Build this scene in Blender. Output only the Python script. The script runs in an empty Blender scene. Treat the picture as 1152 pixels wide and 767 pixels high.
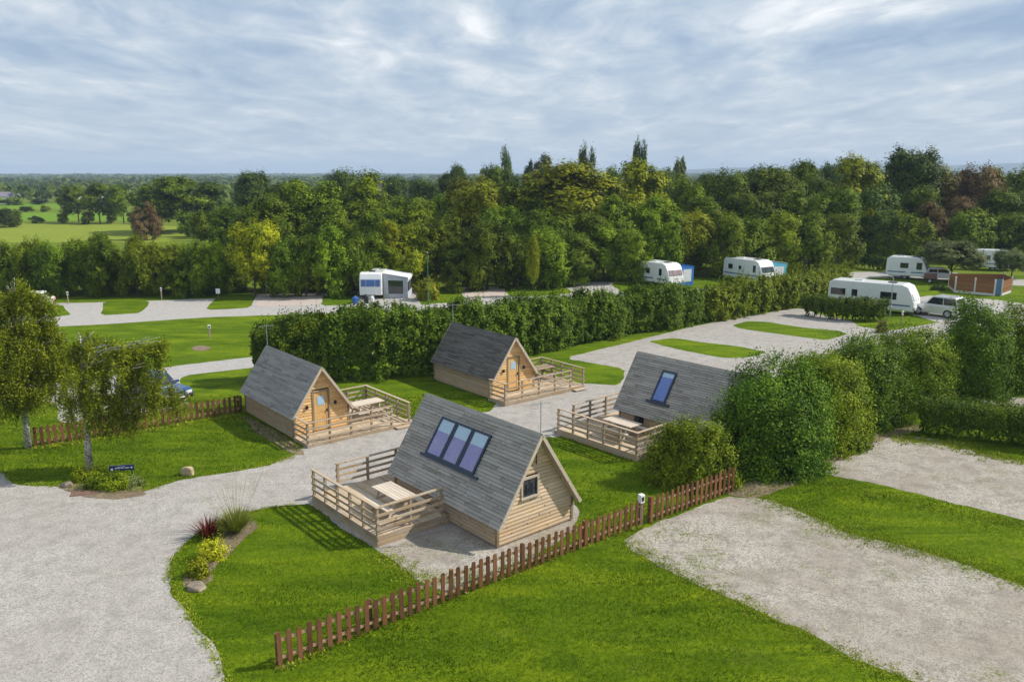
import bpy, bmesh, math, random
import numpy as np
from mathutils import Vector, Matrix
random.seed(4)
R = math.radians
scene = bpy.context.scene
COL = scene.collection

# ------------------------------------------------------------------ camera
CAMH, FPX, PITCH = 12.0, 900.0, R(11.707)
cd = bpy.data.cameras.new('camera'); cam = bpy.data.objects.new('camera', cd); COL.objects.link(cam)
cam.location = (0, 0, CAMH); cam.rotation_euler = (R(90) - PITCH, 0, 0)
cd.sensor_width = 36; cd.sensor_fit = 'HORIZONTAL'; cd.lens = FPX / 1152 * 36
cd.clip_start = .1; cd.clip_end = 30000
scene.camera = cam
CP, SP = math.cos(PITCH), math.sin(PITCH)

def at(px, py, z=0.0):
    """the place on a level surface (height z) that the survey photo shows at px, py"""
    a, b = (px - 576) / FPX, (py - 383.5) / FPX
    d = Vector((a, CP - b * SP, -SP - b * CP))
    t = (z - CAMH) / d.z
    return Vector((d.x * t, d.y * t, z))
def hgt(D, py):
    return CAMH - D * math.tan(PITCH + math.atan((py - 383.5) / FPX))
def xat(px, D, z=0.0):
    return (px - 576) / FPX * (D * CP + (CAMH - z) * SP)

# ------------------------------------------------------------------ objects
def tag(o, label=None, cat=None, group=None, kind=None):
    if label: o['label'] = label
    if cat: o['category'] = cat
    if group: o['group'] = group
    if kind: o['kind'] = kind
    return o
def empty(name, loc=(0, 0, 0), rz=0, label=None, cat=None, group=None):
    o = bpy.data.objects.new(name, None); COL.objects.link(o)
    o.location = loc; o.rotation_euler = (0, 0, rz); o.empty_display_size = .3
    return tag(o, label, cat, group)
def link(name, me, m, parent=None, bevel=0, smooth=False):
    if m is not None and not me.materials: me.materials.append(m)
    o = bpy.data.objects.new(name, me); COL.objects.link(o)
    if parent: o.parent = parent
    if smooth: me.polygons.foreach_set('use_smooth', [True] * len(me.polygons))
    if bevel:
        b = o.modifiers.new('bevel', 'BEVEL'); b.width = bevel; b.segments = 2; b.limit_method = 'ANGLE'
    return o
def copy_tree(o, parent=None):
    c = o.copy(); COL.objects.link(c); c.parent = parent
    for ch in o.children: copy_tree(ch, c)
    return c
class MB:
    def __init__(s): s.v = []; s.f = []
    def box(s, c, size, rz=0, M=None):
        x, y, z = size[0] / 2, size[1] / 2, size[2] / 2
        k = len(s.v); cr, sr = math.cos(rz), math.sin(rz)
        for a, b, e in ((-x,-y,-z),(x,-y,-z),(x,y,-z),(-x,y,-z),(-x,-y,z),(x,-y,z),(x,y,z),(-x,y,z)):
            if M is not None: p = M @ Vector((a, b, e)); s.v.append((p.x + c[0], p.y + c[1], p.z + c[2]))
            else: s.v.append((c[0] + a * cr - b * sr, c[1] + a * sr + b * cr, c[2] + e))
        s.f += [tuple(k + i for i in q) for q in ((0,3,2,1),(4,5,6,7),(0,1,5,4),(1,2,6,5),(2,3,7,6),(3,0,4,7))]
        return s
    def beam(s, p, q, w, h, up=(0, 0, 1)):
        p, q = Vector(p), Vector(q); d = (q - p); L = d.length; d.normalize()
        u = Vector(up)
        if abs(d.dot(u)) > .98: u = Vector((0, 1, 0))
        a = u.cross(d).normalized(); b = d.cross(a)
        M = Matrix((d, a, b)).transposed()
        return s.box((p + q) / 2, (L, w, h), M=M)
    def tube(s, pts, rad, n=7, cap=True):
        pts = [Vector(p) for p in pts]; k0 = len(s.v)
        for i, p in enumerate(pts):
            d = (pts[min(i + 1, len(pts) - 1)] - pts[max(i - 1, 0)]).normalized()
            u = Vector((0, 0, 1)) if abs(d.z) < .9 else Vector((1, 0, 0))
            a = d.cross(u).normalized(); b = d.cross(a)
            r = rad[i] if hasattr(rad, '__len__') else rad
            for j in range(n):
                t = 2 * math.pi * j / n; v = p + a * (r * math.cos(t)) + b * (r * math.sin(t)); s.v.append(tuple(v))
        for i in range(len(pts) - 1):
            for j in range(n):
                j2 = (j + 1) % n; a0 = k0 + i * n
                s.f.append((a0 + j, a0 + j2, a0 + n + j2, a0 + n + j))
        if cap:
            s.f.append(tuple(k0 + j for j in range(n))[::-1]); s.f.append(tuple(k0 + (len(pts) - 1) * n + j for j in range(n)))
        return s
    def prism(s, poly, y0, y1, plane='xz', inset=0):
        """poly in the given plane extruded between y0 and y1 on the third axis"""
        k = len(s.v); n = len(poly)
        for yy in (y0, y1):
            for (a, b) in poly:
                s.v.append({'xz': (a, yy, b), 'yz': (yy, a, b), 'xy': (a, b, yy)}[plane])
        s.f.append(tuple(k + i for i in range(n))); s.f.append(tuple(k + n + i for i in range(n))[::-1])
        for i in range(n):
            j = (i + 1) % n; s.f.append((k + i, k + n + i, k + n + j, k + j))
        return s
    def mesh(s, name):
        me = bpy.data.meshes.new(name); me.from_pydata(s.v, [], s.f)
        bm = bmesh.new(); bm.from_mesh(me); bmesh.ops.recalc_face_normals(bm, faces=bm.faces); bm.to_mesh(me); bm.free()
        return me
    def build(s, name, m, parent=None, bevel=0, smooth=False):
        return link(name, s.mesh(name), m, parent, bevel, smooth)

# ------------------------------------------------------------------ materials
class N:
    def __init__(s, name):
        s.m = bpy.data.materials.new(name); s.m.use_nodes = True; s.t = s.m.node_tree; s.t.nodes.clear()
        s.out = s.n('ShaderNodeOutputMaterial')
    def n(s, typ, **kw):
        x = s.t.nodes.new(typ)
        for k, v in kw.items(): setattr(x, k, v)
        return x
    def l(s, a, b): s.t.links.new(a, b)
    def noise(s, scale, detail=4, vec=None, rough=.6, dist=0):
        x = s.n('ShaderNodeTexNoise'); x.inputs['Scale'].default_value = scale; x.inputs['Detail'].default_value = detail
        x.inputs['Roughness'].default_value = rough; x.inputs['Distortion'].default_value = dist
        if vec: s.l(vec, x.inputs['Vector'])
        return x.outputs['Fac']
    def ramp(s, fac, stops, interp='LINEAR'):
        x = s.n('ShaderNodeValToRGB'); x.color_ramp.interpolation = interp
        e = x.color_ramp.elements
        while len(e) < len(stops): e.new(.5)
        for el, (p, c) in zip(e, stops):
            el.position = p; el.color = (c, c, c, 1) if not hasattr(c, '__len__') else (*c, 1)
        s.l(fac, x.inputs['Fac']); return x.outputs['Color']
    def mix(s, fac, a, b, mode='MIX'):
        x = s.n('ShaderNodeMix', data_type='RGBA', blend_type=mode)
        for sock, v in ((x.inputs['Factor'], fac), (x.inputs[6], a), (x.inputs[7], b)):
            if isinstance(v, bpy.types.NodeSocket): s.l(v, sock)
            elif hasattr(v, '__len__'): sock.default_value = (*v, 1)
            else: sock.default_value = v
        return x.outputs[2]
    def math(s, op, a, b=0):
        x = s.n('ShaderNodeMath', operation=op)
        for i, v in enumerate((a, b)):
            if isinstance(v, bpy.types.NodeSocket): s.l(v, x.inputs[i])
            else: x.inputs[i].default_value = v
        return x.outputs[0]
    def mapping(s, vec, scale=(1, 1, 1), rot=(0, 0, 0)):
        x = s.n('ShaderNodeMapping'); x.inputs['Scale'].default_value = scale; x.inputs['Rotation'].default_value = rot
        s.l(vec, x.inputs['Vector']); return x.outputs['Vector']
    def coord(s, w='Object'): return s.n('ShaderNodeTexCoord').outputs[w]
    def bsdf(s, col, rough=.7, spec=.3, metal=0, bump=None, bstr=.3, bdist=.02, coat=0):
        b = s.n('ShaderNodeBsdfPrincipled')
        for k, v in (('Base Color', col), ('Roughness', rough), ('Specular IOR Level', spec), ('Metallic', metal), ('Coat Weight', coat)):
            if isinstance(v, bpy.types.NodeSocket): s.l(v, b.inputs[k])
            elif hasattr(v, '__len__'): b.inputs[k].default_value = (*v, 1)
            else: b.inputs[k].default_value = v
        if bump is not None:
            p = s.n('ShaderNodeBump'); p.inputs['Strength'].default_value = bstr; p.inputs['Distance'].default_value = bdist
            s.l(bump, p.inputs['Height']); s.l(p.outputs[0], b.inputs['Normal'])
        s.l(b.outputs[0], s.out.inputs[0]); return b

def plain(name, col, rough=.5, spec=.4, metal=0, coat=0, var=.12, scale=3):
    n = N(name); c = n.coord()
    dark = tuple(x * (1 - var * 1.6) for x in col); lite = tuple(min(1, x * (1 + var)) for x in col)
    f = n.noise(scale, 5, c); f2 = n.noise(scale * 9, 3, c)
    col2 = n.ramp(n.mix(.35, f, f2), [(.3, dark), (.7, lite)])
    n.bsdf(col2, rough, spec, metal, coat=coat); return n.m

def wood(name, a, b, knot=(.12, .06, .03), axis='x', grey=None, rough=.75, greyamt=.5):
    """boards: every board (mesh island) gets its own tone; grain along one axis"""
    n = N(name); c = n.coord(); isl = n.n('ShaderNodeNewGeometry').outputs['Random Per Island']
    isl = n.math('FRACT', n.math('ADD', isl, n.n('ShaderNodeObjectInfo').outputs['Random']))
    sc = {'x': (1.2, 26, 26), 'y': (26, 1.2, 26), 'z': (26, 26, 1.2)}[axis]
    off = n.n('ShaderNodeCombineXYZ'); n.l(n.math('MULTIPLY', isl, 37.), off.inputs[0]); n.l(n.math('MULTIPLY', isl, 91.), off.inputs[2])
    va = n.n('ShaderNodeVectorMath', operation='ADD'); n.l(c, va.inputs[0]); n.l(off.outputs[0], va.inputs[1])
    g = n.noise(1, 5, n.mapping(va.outputs[0], sc), .65)
    col = n.mix(isl, a, b)
    col = n.mix(n.ramp(g, [(.42, 0), (.75, .55)]), col, tuple(x * .45 for x in a))
    if grey:
        w = n.noise(.9, 4, va.outputs[0]); col = n.mix(n.math('MULTIPLY', n.ramp(w, [(.38, 0), (.62, 1)]), greyamt), col, grey)
    vo = n.n('ShaderNodeTexVoronoi'); vo.inputs['Scale'].default_value = 4.0; n.l(va.outputs[0], vo.inputs['Vector'])
    col = n.mix(n.ramp(vo.outputs['Distance'], [(.09, .9), (.18, 0)]), col, knot)
    n.bsdf(col, rough, .1, bump=g, bstr=.4, bdist=.006); return n.m

def foliage(name, dark, mid, lite, accent=None, acc=.04, trans=.14, pscale=.35, hue=True, bigw=.45, pmap=None):
    n = N(name); geo = n.n('ShaderNodeNewGeometry'); isl = geo.outputs['Random Per Island']
    oi = n.n('ShaderNodeObjectInfo').outputs['Random']; c = n.coord()
    big = n.noise(pscale, 4, n.mapping(geo.outputs['Position'], *pmap) if pmap else geo.outputs['Position'])
    f = n.mix(bigw, isl, n.ramp(big, [(.3, 0), (.7, 1)]))
    col = n.ramp(f, [(.15, dark), (.48, mid), (.82, lite)])
    if accent:
        m = n.noise(pscale * 2.5, 3, geo.outputs['Position']); k = n.math('MULTIPLY', n.ramp(m, [(.55, 0), (.68, 1)]), n.math('GREATER_THAN', isl, 1 - acc * 4))
        col = n.mix(k, col, accent)
    if hue:
        h = n.n('ShaderNodeHueSaturation'); n.l(col, h.inputs['Color'])
        n.l(n.math('ADD', n.math('MULTIPLY', oi, .022), .483), h.inputs['Hue']); n.l(n.math('ADD', n.math('MULTIPLY', oi, .5), .75), h.inputs['Value'])
        col = h.outputs[0]
    b = n.bsdf(col, .6, .08)
    t = n.n('ShaderNodeBsdfTranslucent'); n.l(n.mix(1.0, col, (1.25, 1.3, .5), 'MULTIPLY'), t.inputs['Color'])
    ms = n.n('ShaderNodeMixShader'); ms.inputs[0].default_value = trans
    n.l(b.outputs[0], ms.inputs[1]); n.l(t.outputs[0], ms.inputs[2]); n.l(ms.outputs[0], n.out.inputs[0])
    return n.m

def grass_mat(name, a, b, c3, dry=(.17, .16, .04), dryamt=.35):
    n = N(name); c = n.coord()
    f = n.mix(.4, n.noise(.45, 6, n.mapping(c, (.45, 1.5, 1), (0, 0, -.67)), .62, 1.2), n.noise(5., 6, c, .75))
    col = n.ramp(f, [(.36, a), (.5, b), (.64, c3)])
    d = n.math('MULTIPLY', n.ramp(n.noise(.8, 6, c, .7, .6), [(.56, 0), (.72, 1)]), dryamt)
    col = n.mix(d, col, dry)
    fine = n.noise(38, 4, c, .8)
    col = n.mix(n.ramp(fine, [(.35, .6), (.6, 0)]), col, tuple(x * .5 for x in a))
    n.bsdf(col, .9, .04, bump=n.mix(.5, fine, n.noise(7, 5, c)), bstr=.6, bdist=.05); return n.m

def gravel_mat(name, pale, dark, dirt, weeds=.35, dirtamt=.5):
    n = N(name); c = n.coord()
    v = n.n('ShaderNodeTexVoronoi'); v.inputs['Scale'].default_value = 22; n.l(c, v.inputs['Vector'])
    vb = n.n('ShaderNodeSeparateColor'); n.l(v.outputs['Color'], vb.inputs[0])
    v2 = n.n('ShaderNodeTexVoronoi'); v2.inputs['Scale'].default_value = 60; n.l(c, v2.inputs['Vector'])
    vc = n.n('ShaderNodeSeparateColor'); n.l(v2.outputs['Color'], vc.inputs[0])
    st = n.mix(.5, vb.outputs[0], vc.outputs[0])
    col = n.ramp(st, [(.12, dark), (.42, tuple(.6 * p + .4 * q for p, q in zip(pale, dark))), (.75, pale)])
    big = n.noise(.25, 6, c, .62, .8)
    col = n.mix(n.math('MULTIPLY', n.ramp(big, [(.40, 0), (.60, 1)]), dirtamt), col, dirt)
    med = n.noise(1.6, 6, c, .7, .5)
    col = n.mix(n.math('MULTIPLY', n.ramp(med, [(.45, 0), (.68, 1)]), .55), col, dark)
    w = n.math('MULTIPLY', n.ramp(n.noise(.55, 4, c, .6, .4), [(.56, 0), (.68, 1)]), n.ramp(n.noise(9, 5, c, .8), [(.5, 0), (.58, 1)]))
    col = n.mix(n.math('MULTIPLY', w, weeds), col, (.12, .15, .03))
    n.bsdf(col, .92, .06, bump=n.mix(.5, v.outputs['Distance'], n.noise(14, 4, c)), bstr=.45, bdist=.025); return n.m

M = {}
M['lawn'] = grass_mat('lawn grass', (.040, .088, .003), (.110, .176, .006), (.215, .275, .009), dryamt=.3)
M['meadow'] = grass_mat('meadow', (.09, .14, .012), (.14, .19, .016), (.19, .23, .025), dryamt=.5)
M['field'] = grass_mat('bright field', (.12, .22, .015), (.15, .26, .018), (.18, .30, .02), dryamt=.1)
M['paddock'] = grass_mat('pale field', (.17, .23, .03), (.23, .28, .035), (.29, .33, .05), dryamt=.4)
M['blade'] = foliage('grass blades', (.042, .088, .003), (.112, .180, .006), (.235, .300, .010), accent=(.26, .24, .06), acc=.05, trans=.3, pscale=.8, hue=False, bigw=.62, pmap=((.45, 1.5, 1), (0, 0, -.67)))
M['weed'] = foliage('weeds', (.13, .19, .01), (.24, .30, .02), (.38, .42, .04), accent=(.42, .36, .14), acc=.05, hue=False)
M['road'] = gravel_mat('pale gravel road', (.455, .43, .40), (.21, .195, .18), (.31, .285, .255), weeds=.12, dirtamt=.35)
M['pitch'] = gravel_mat('gravel pitch', (.47, .435, .385), (.15, .13, .11), (.27, .235, .19), weeds=.95, dirtamt=.65)
M['tarmac'] = gravel_mat('pale tarmac', (.45, .43, .41), (.27, .26, .25), (.40, .37, .34), weeds=.05, dirtamt=.4)
M['soil'] = gravel_mat('stony soil', (.30, .24, .17), (.10, .075, .05), (.15, .11, .07), weeds=.6)
M['shingle'] = wood('weathered shingles', (.255, .23, .195), (.47, .43, .375), (.12, .11, .10), 'x', grey=(.38, .365, .335), greyamt=.6)
M['shingle_mid'] = wood('blue grey shingles', (.22, .21, .20), (.41, .395, .37), (.10, .10, .10), 'x', grey=(.40, .38, .35), greyamt=.5)
M['shingle_dark'] = wood('dark shingles', (.095, .085, .075), (.24, .22, .195), (.05, .045, .04), 'x', grey=(.21, .20, .185), greyamt=.5)
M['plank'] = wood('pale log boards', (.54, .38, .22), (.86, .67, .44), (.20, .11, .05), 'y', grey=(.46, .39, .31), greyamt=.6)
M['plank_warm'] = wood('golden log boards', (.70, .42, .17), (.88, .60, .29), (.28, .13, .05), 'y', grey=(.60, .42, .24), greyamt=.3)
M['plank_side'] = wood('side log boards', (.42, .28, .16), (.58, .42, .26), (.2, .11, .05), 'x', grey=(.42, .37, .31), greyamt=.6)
M['deck'] = wood('deck boards', (.42, .31, .20), (.66, .50, .33), (.2, .14, .09), 'x', grey=(.50, .45, .38), greyamt=.6)
M['rail'] = wood('railing timber', (.34, .235, .14), (.56, .42, .27), (.13, .09, .06), 'x', grey=(.40, .37, .32), greyamt=.6)
M['post'] = wood('post timber', (.22, .16, .10), (.40, .31, .21), (.13, .09, .06), 'z', grey=(.33, .29, .24), greyamt=.5)
M['fascia'] = wood('fascia timber', (.44, .36, .27), (.58, .49, .38), (.2, .14, .09), 'y', grey=(.5, .45, .38))
M['door'] = wood('varnished door', (.60, .36, .14), (.70, .45, .19), (.35, .16, .05), 'z')
M['picket'] = wood('stained pickets', (.085, .038, .017), (.26, .115, .05), (.05, .02, .01), 'z', grey=(.19, .11, .065), greyamt=.45)
M['picket_rail'] = wood('fence rail', (.34, .20, .12), (.45, .29, .18), (.1, .05, .03), 'x')
M['table'] = wood('picnic table timber', (.52, .42, .32), (.70, .60, .48), (.3, .2, .12), 'x', grey=(.6, .56, .5))
M['panel'] = wood('orange fence panel', (.24, .11, .05), (.34, .17, .075), (.2, .08, .03), 'x')
M['slate'] = plain('slate blue frame', (.025, .04, .07), .45, .4)
M['black'] = plain('black metal', (.02, .02, .022), .5, .4)
M['rubber'] = plain('rubber', (.025, .025, .025), .8, .2)
M['steel'] = plain('galvanised steel', (.5, .52, .54), .4, .5, metal=.7)
M['lampgreen'] = plain('green lamp post', (.06, .16, .10), .5)
M['white'] = plain('white gelcoat', (.78, .79, .79), .25, .5, coat=.3, var=.06, scale=.8)
M['cream'] = plain('cream gelcoat', (.74, .74, .70), .3, .5, coat=.2, var=.08, scale=.8)
M['greyside'] = plain('pale grey cladding', (.55, .60, .62), .3, .4, var=.08)
M['concrete'] = plain('concrete', (.66, .65, .62), .85, .2)
M['canvasgrey'] = plain('grey awning canvas', (.42, .45, .50), .8, .2)
M['canvaslight'] = plain('pale awning canvas', (.62, .64, .68), .8, .2)
M['canvasblue'] = plain('blue awning canvas', (.04, .17, .50), .7, .2)
M['canvasteal'] = plain('teal awning canvas', (.10, .42, .58), .7, .2)
M['red'] = plain('red trim', (.50, .10, .05), .4)
M['decal'] = plain('blue decal', (.10, .18, .30), .4)
M['bluepaint'] = plain('blue car paint', (.02, .075, .22), .25, .5, metal=.3, coat=.8, var=.05)
M['silverpaint'] = plain('silver car paint', (.72, .72, .73), .3, .5, metal=.5, coat=.7, var=.05)
M['lightlens'] = plain('clear lamp lens', (.7, .7, .68), .1, .6)
M['redlens'] = plain('red lamp lens', (.5, .02, .02), .15, .6)
M['signblue'] = plain('navy sign board', (.012, .025, .14), .35, .5, var=.05)
M['signwhite'] = plain('white lettering', (.8, .8, .8), .5)
M['rust'] = plain('rusty iron cover', (.20, .12, .09), .8, .2, var=.3, scale=8)
M['stone'] = plain('sandstone', (.46, .36, .22), .9, .2, var=.35, scale=6)
M['stonegrey'] = plain('grey brown stone', (.27, .225, .175), .9, .2, var=.4, scale=7)
M['bark'] = plain('bark', (.10, .08, .06), .9, .15, var=.4, scale=6)
M['brick'] = plain('brick wall', (.30, .15, .11), .9, .2, scale=2)
M['tile'] = plain('roof tiles', (.22, .20, .24), .8, .2, scale=2)
M['render'] = plain('pale farm wall', (.75, .73, .68), .8, .2)
M['twig'] = plain('dark stems', (.06, .045, .03), .9, .1)
M['plume'] = plain('pale seed stems', (.45, .38, .24), .9, .1)
M['blueitem'] = plain('blue plastic', (.03, .12, .45), .4)

def glass_dark(name, col, rough=.06):
    n = N(name); c = n.coord(); n.bsdf(n.ramp(n.noise(1.5, 3, c), [(.3, tuple(x * .6 for x in col)), (.7, col)]), rough, .8, coat=.6); return n.m
M['glass'] = glass_dark('dark window glass', (.02, .028, .035))
M['glassblue'] = glass_dark('blue tinted window', (.02, .13, .42))
M['glasspink'] = glass_dark('curtained window', (.34, .24, .24), .12)
M['blind'] = plain('violet blind', (.16, .15, .42), .5, .5, coat=.8, var=.04)
M['blind_skytint'] = plain('pale blind and sky reflection tint', (.34, .52, .66), .5, .5, coat=.8, var=.05)  # pale blind colour, also painted in for sky reflected in the skylights
M['blueblind'] = plain('blue inner blind', (.05, .14, .48), .5, .5, coat=.8, var=.05)
def pane_mat():
    n = N('clear window pane'); t = n.n('ShaderNodeBsdfTransparent'); g = n.n('ShaderNodeBsdfGlossy'); g.inputs['Roughness'].default_value = .03
    fr = n.n('ShaderNodeLayerWeight'); fr.inputs[0].default_value = .5; ms = n.n('ShaderNodeMixShader')
    n.l(n.math('ADD', n.math('MULTIPLY', n.math('POWER', fr.outputs['Facing'], 4.), .5), n.math('MULTIPLY', n.noise(2, 2, n.coord()), .10)), ms.inputs[0])
    n.l(t.outputs[0], ms.inputs[1]); n.l(g.outputs[0], ms.inputs[2]); n.l(ms.outputs[0], n.out.inputs[0]); return n.m
M['pane'] = pane_mat()
def birch_bark():
    n = N('birch bark'); c = n.coord()
    f = n.noise(1, 5, n.mapping(c, (9, 9, 16)), .7); g = n.noise(3, 4, c)
    col = n.ramp(f, [(.42, (.06, .05, .045)), (.5, (.5, .48, .45)), (.7, (.72, .70, .67))])
    col = n.mix(n.ramp(g, [(.55, 0), (.75, .7)]), col, (.12, .10, .08))
    n.bsdf(col, .8, .2, bump=f, bstr=.4); return n.m
M['birch'] = birch_bark()

FOL = {
 'oak':    foliage('oak leaves', (0.036, 0.072, 0.005), (0.084, 0.138, 0.007), (0.194, 0.270, 0.012), accent=(.30, .26, .03), acc=.015),
 'lime':   foliage('yellow green leaves', (0.086, 0.124, 0.005), (0.198, 0.244, 0.008), (0.344, 0.368, 0.013), accent=(.48, .40, .03), acc=.03),
 'mid':    foliage('mid green leaves', (0.048, 0.090, 0.005), (0.112, 0.179, 0.007), (0.253, 0.332, 0.012), accent=(.38, .34, .02), acc=.02),
 'dark':   foliage('dark leaves', (.022, .050, .008), (.050, .092, .012), (.105, .155, .020)),
 'copper': foliage('russet leaves', (.085, .052, .022), (.155, .105, .042), (.24, .17, .065), hue=False),
 'gold':   foliage('golden leaves', (.12, .16, .006), (.29, .33, .010), (.54, .52, .015), hue=False),
 'grey':   foliage('grey green leaves', (.060, .082, .028), (.11, .14, .045), (.18, .21, .07)),
 'far':    foliage('far woodland', (.035, .062, .010), (.070, .105, .016), (.12, .16, .022), pscale=.02, trans=.1, hue=False),
 'hedge':  foliage('hedge leaves', (0.030, 0.072, 0.006), (0.068, 0.133, 0.009), (0.167, 0.254, 0.015), accent=(.30, .31, .03), acc=.03, pscale=.8),
 'hedgeY': foliage('yellower hedge leaves', (0.060, 0.101, 0.006), (0.133, 0.193, 0.009), (0.241, 0.294, 0.013), accent=(.42, .38, .04), acc=.04, pscale=.8),  # lighter, yellower leaf tones than the other hedge leaves
 'birch':  foliage('birch leaves', (.085, .120, .011), (.190, .230, .017), (.33, .35, .03), accent=(.42, .32, .06), acc=.04, pscale=1.2, trans=.35, hue=False),
 'red':    foliage('dark red sword leaves', (.045, .008, .010), (.13, .020, .022), (.26, .06, .05), trans=.15, hue=False),
 'pampas': foliage('green tufted blades', (.09, .12, .012), (.19, .23, .025), (.33, .36, .06), accent=(.5, .42, .22), acc=.05),
 'yellow': foliage('yellow green shrub leaves', (.16, .19, .010), (.38, .40, .015), (.62, .60, .03), hue=False),
}

# ------------------------------------------------------------------ leaf clouds
def unit(a): return a / (np.linalg.norm(a, axis=-1, keepdims=True) + 1e-9)
def leaf_mesh(name, P, Nn, S, rng, aspect=.6, T=None, shape='rhomb'):
    n = len(P); P = np.asarray(P, float); Nn = unit(np.asarray(Nn, float)); S = np.broadcast_to(np.asarray(S, float), (n,)).reshape(n, 1)
    if T is None: T = rng.normal(size=(n, 3))
    T = unit(T - (T * Nn).sum(1, keepdims=True) * Nn); B = np.cross(Nn, T)
    if shape == 'rhomb':
        V = np.stack([P - T * S * .5, P + B * S * aspect * .5, P + T * S * .5, P - B * S * aspect * .5], 1); k = 4
    else:
        V = np.stack([P - B * S * aspect * .5, P + B * S * aspect * .5, P + T * S], 1); k = 3
    me = bpy.data.meshes.new(name)
    me.vertices.add(n * k); me.vertices.foreach_set('co', V.reshape(-1).astype(np.float32))
    me.loops.add(n * k); me.loops.foreach_set('vertex_index', np.arange(n * k, dtype=np.int32))
    me.polygons.add(n); me.polygons.foreach_set('loop_start', np.arange(0, n * k, k, dtype=np.int32))
    me.polygons.foreach_set('loop_total', np.full(n, k, dtype=np.int32))
    me.update(calc_edges=True); return me
class Wob:
    """smooth pseudo noise"""
    def __init__(s, seed, dim, freqs=(1, 2, 4)):
        r = np.random.default_rng(seed); s.w = [(r.normal(size=(5, dim)) * f, r.uniform(0, 6.3, 5), (f / freqs[0]) ** -.8) for f in freqs]
    def __call__(s, X):
        o = 0
        for w, p, a in s.w: o = o + a * np.sin(X @ w.T + p).mean(-1)
        return o
def sphere_dirs(rng, n, zmin=-1):
    z = rng.uniform(zmin, 1, n); t = rng.uniform(0, 2 * math.pi, n); r = np.sqrt(1 - z * z)
    return np.stack([r * np.cos(t), r * np.sin(t), z], 1)
def crown_unit(seed, n, leaf, lobes=16, kind='round'):
    """crown in unit size: radius 1, base 0, top 2"""
    rng = np.random.default_rng(seed)
    C = []; 
    for i in range(lobes):
        d = sphere_dirs(rng, 1, -.75)[0]; rr = rng.uniform(.45, .72)
        if kind == 'column': d = np.array([d[0] * .8, d[1] * .8, d[2]])
        r = rng.uniform(.26, .44) * (1.05 if d[2] > 0 else 1.15)
        C.append((d * rr, r))
    C.append((np.zeros(3), .55))
    w = np.array([c[1] ** 2 for c in C]); w /= w.sum()
    subs = []
    for (c, r) in C:
        for k in range(34):
            d = unit(sphere_dirs(rng, 1)[0] + c * 1.3 + np.array([0, 0, .25]))
            subs.append((c + d * r * rng.uniform(.60, 1.10), d, rng.uniform(.035, .085), r * r))
    w = np.array([s_[3] for s_ in subs]); w /= w.sum()
    idx = rng.choice(len(subs), n, p=w)
    sc = np.array([s_[0] for s_ in subs])[idx]; sd = np.array([s_[1] for s_ in subs])[idx]; sr = np.array([s_[2] for s_ in subs])[idx]
    P = sc + rng.normal(size=(n, 3)) * sr[:, None] * np.array([1, 1, .75])
    inner = rng.random(n) < .09  # oversized inner leaves, added to block light through the crown
    ci = rng.choice(len(C), n); cc = np.array([c[0] for c in C])[ci]; cr = np.array([c[1] for c in C])[ci]
    P[inner] = (cc + sphere_dirs(rng, n) * (cr * .5)[:, None])[inner]
    Nn = unit(sd * 1.1 + np.array([0, 0, .45]) + rng.normal(size=(n, 3)) * .30)
    P[:, 2] += 1
    ext = np.percentile(np.hypot(P[:, 0], P[:, 1]), 98.5); P[:, :2] /= ext
    lo, hi = np.percentile(P[:, 2], .7), np.percentile(P[:, 2], 99.6); P[:, 2] = (P[:, 2] - lo) / (hi - lo) * 2
    S = leaf * rng.uniform(.6, 1.3, n); S[inner] *= 2.2
    return leaf_mesh('crown', P, Nn, S, rng, .72)
def trunk_unit(seed, limbs=7):
    rng = random.Random(seed); m = MB()
    m.tube([(0, 0, 0), (.02, .01, .35), (-.01, .03, .8), (.03, 0, 1.4)], [.075, .055, .042, .015], 8)
    for i in range(limbs):
        a = i * 2.4 + rng.random(); z0 = .3 + .06 * i
        p0 = Vector((0, 0, z0)); d = Vector((math.cos(a), math.sin(a), .7))
        m.tube([p0, p0 + d * .25, p0 + d * .45 + Vector((0, 0, .1)), p0 + d * .62 + Vector((.03, 0, .22))], [.035, .025, .015, .006], 5)
    return m.mesh('trunk')

CROWNS = [crown_unit(100 + i, 20000, .064, 13 + i * 2) for i in range(7)]
COLUMNS = [crown_unit(200 + i, 5000, .10, 22, 'column') for i in range(2)]
FARC = [crown_unit(300 + i, 2600, .16, 12) for i in range(3)]
TRUNKS = [trunk_unit(i) for i in range(3)]
def setmat(o, m):
    o.material_slots[0].link = 'OBJECT'; o.material_slots[0].material = m
for me in CROWNS + COLUMNS + FARC: me.materials.append(FOL['mid'])
for me in TRUNKS: me.materials.append(M['bark'])
TN = [0]
def tree(px, D, top, wpx, mat, label, group=None, name='broadleaf_tree', base=None, meshes=None, zlo=None, cat='tree'):
    TN[0] += 1; k = TN[0]; rr = random.Random(k * 7)
    H = hgt(D, top); base = base if base is not None else (.30 if D > 96 else .04); x = xat(px, D, H * .6); W = wpx * (D * CP + 2) / FPX / 2
    r = empty(name, (x, D, 0), rr.uniform(0, 6.28), label, cat, group)
    ms = meshes or CROWNS
    c = link('crown', ms[k % len(ms)], None, r); z0 = H * base if zlo is None else zlo
    c.location = (0, 0, z0); c.scale = (W, W * rr.uniform(.9, 1.1), (H - z0) / 2); setmat(c, FOL[mat])
    t = link('trunk', TRUNKS[k % 3], None, r); th = H * .62; tw = min(th * .6, W * .6); t.scale = (tw, tw, th)
    return r

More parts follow.
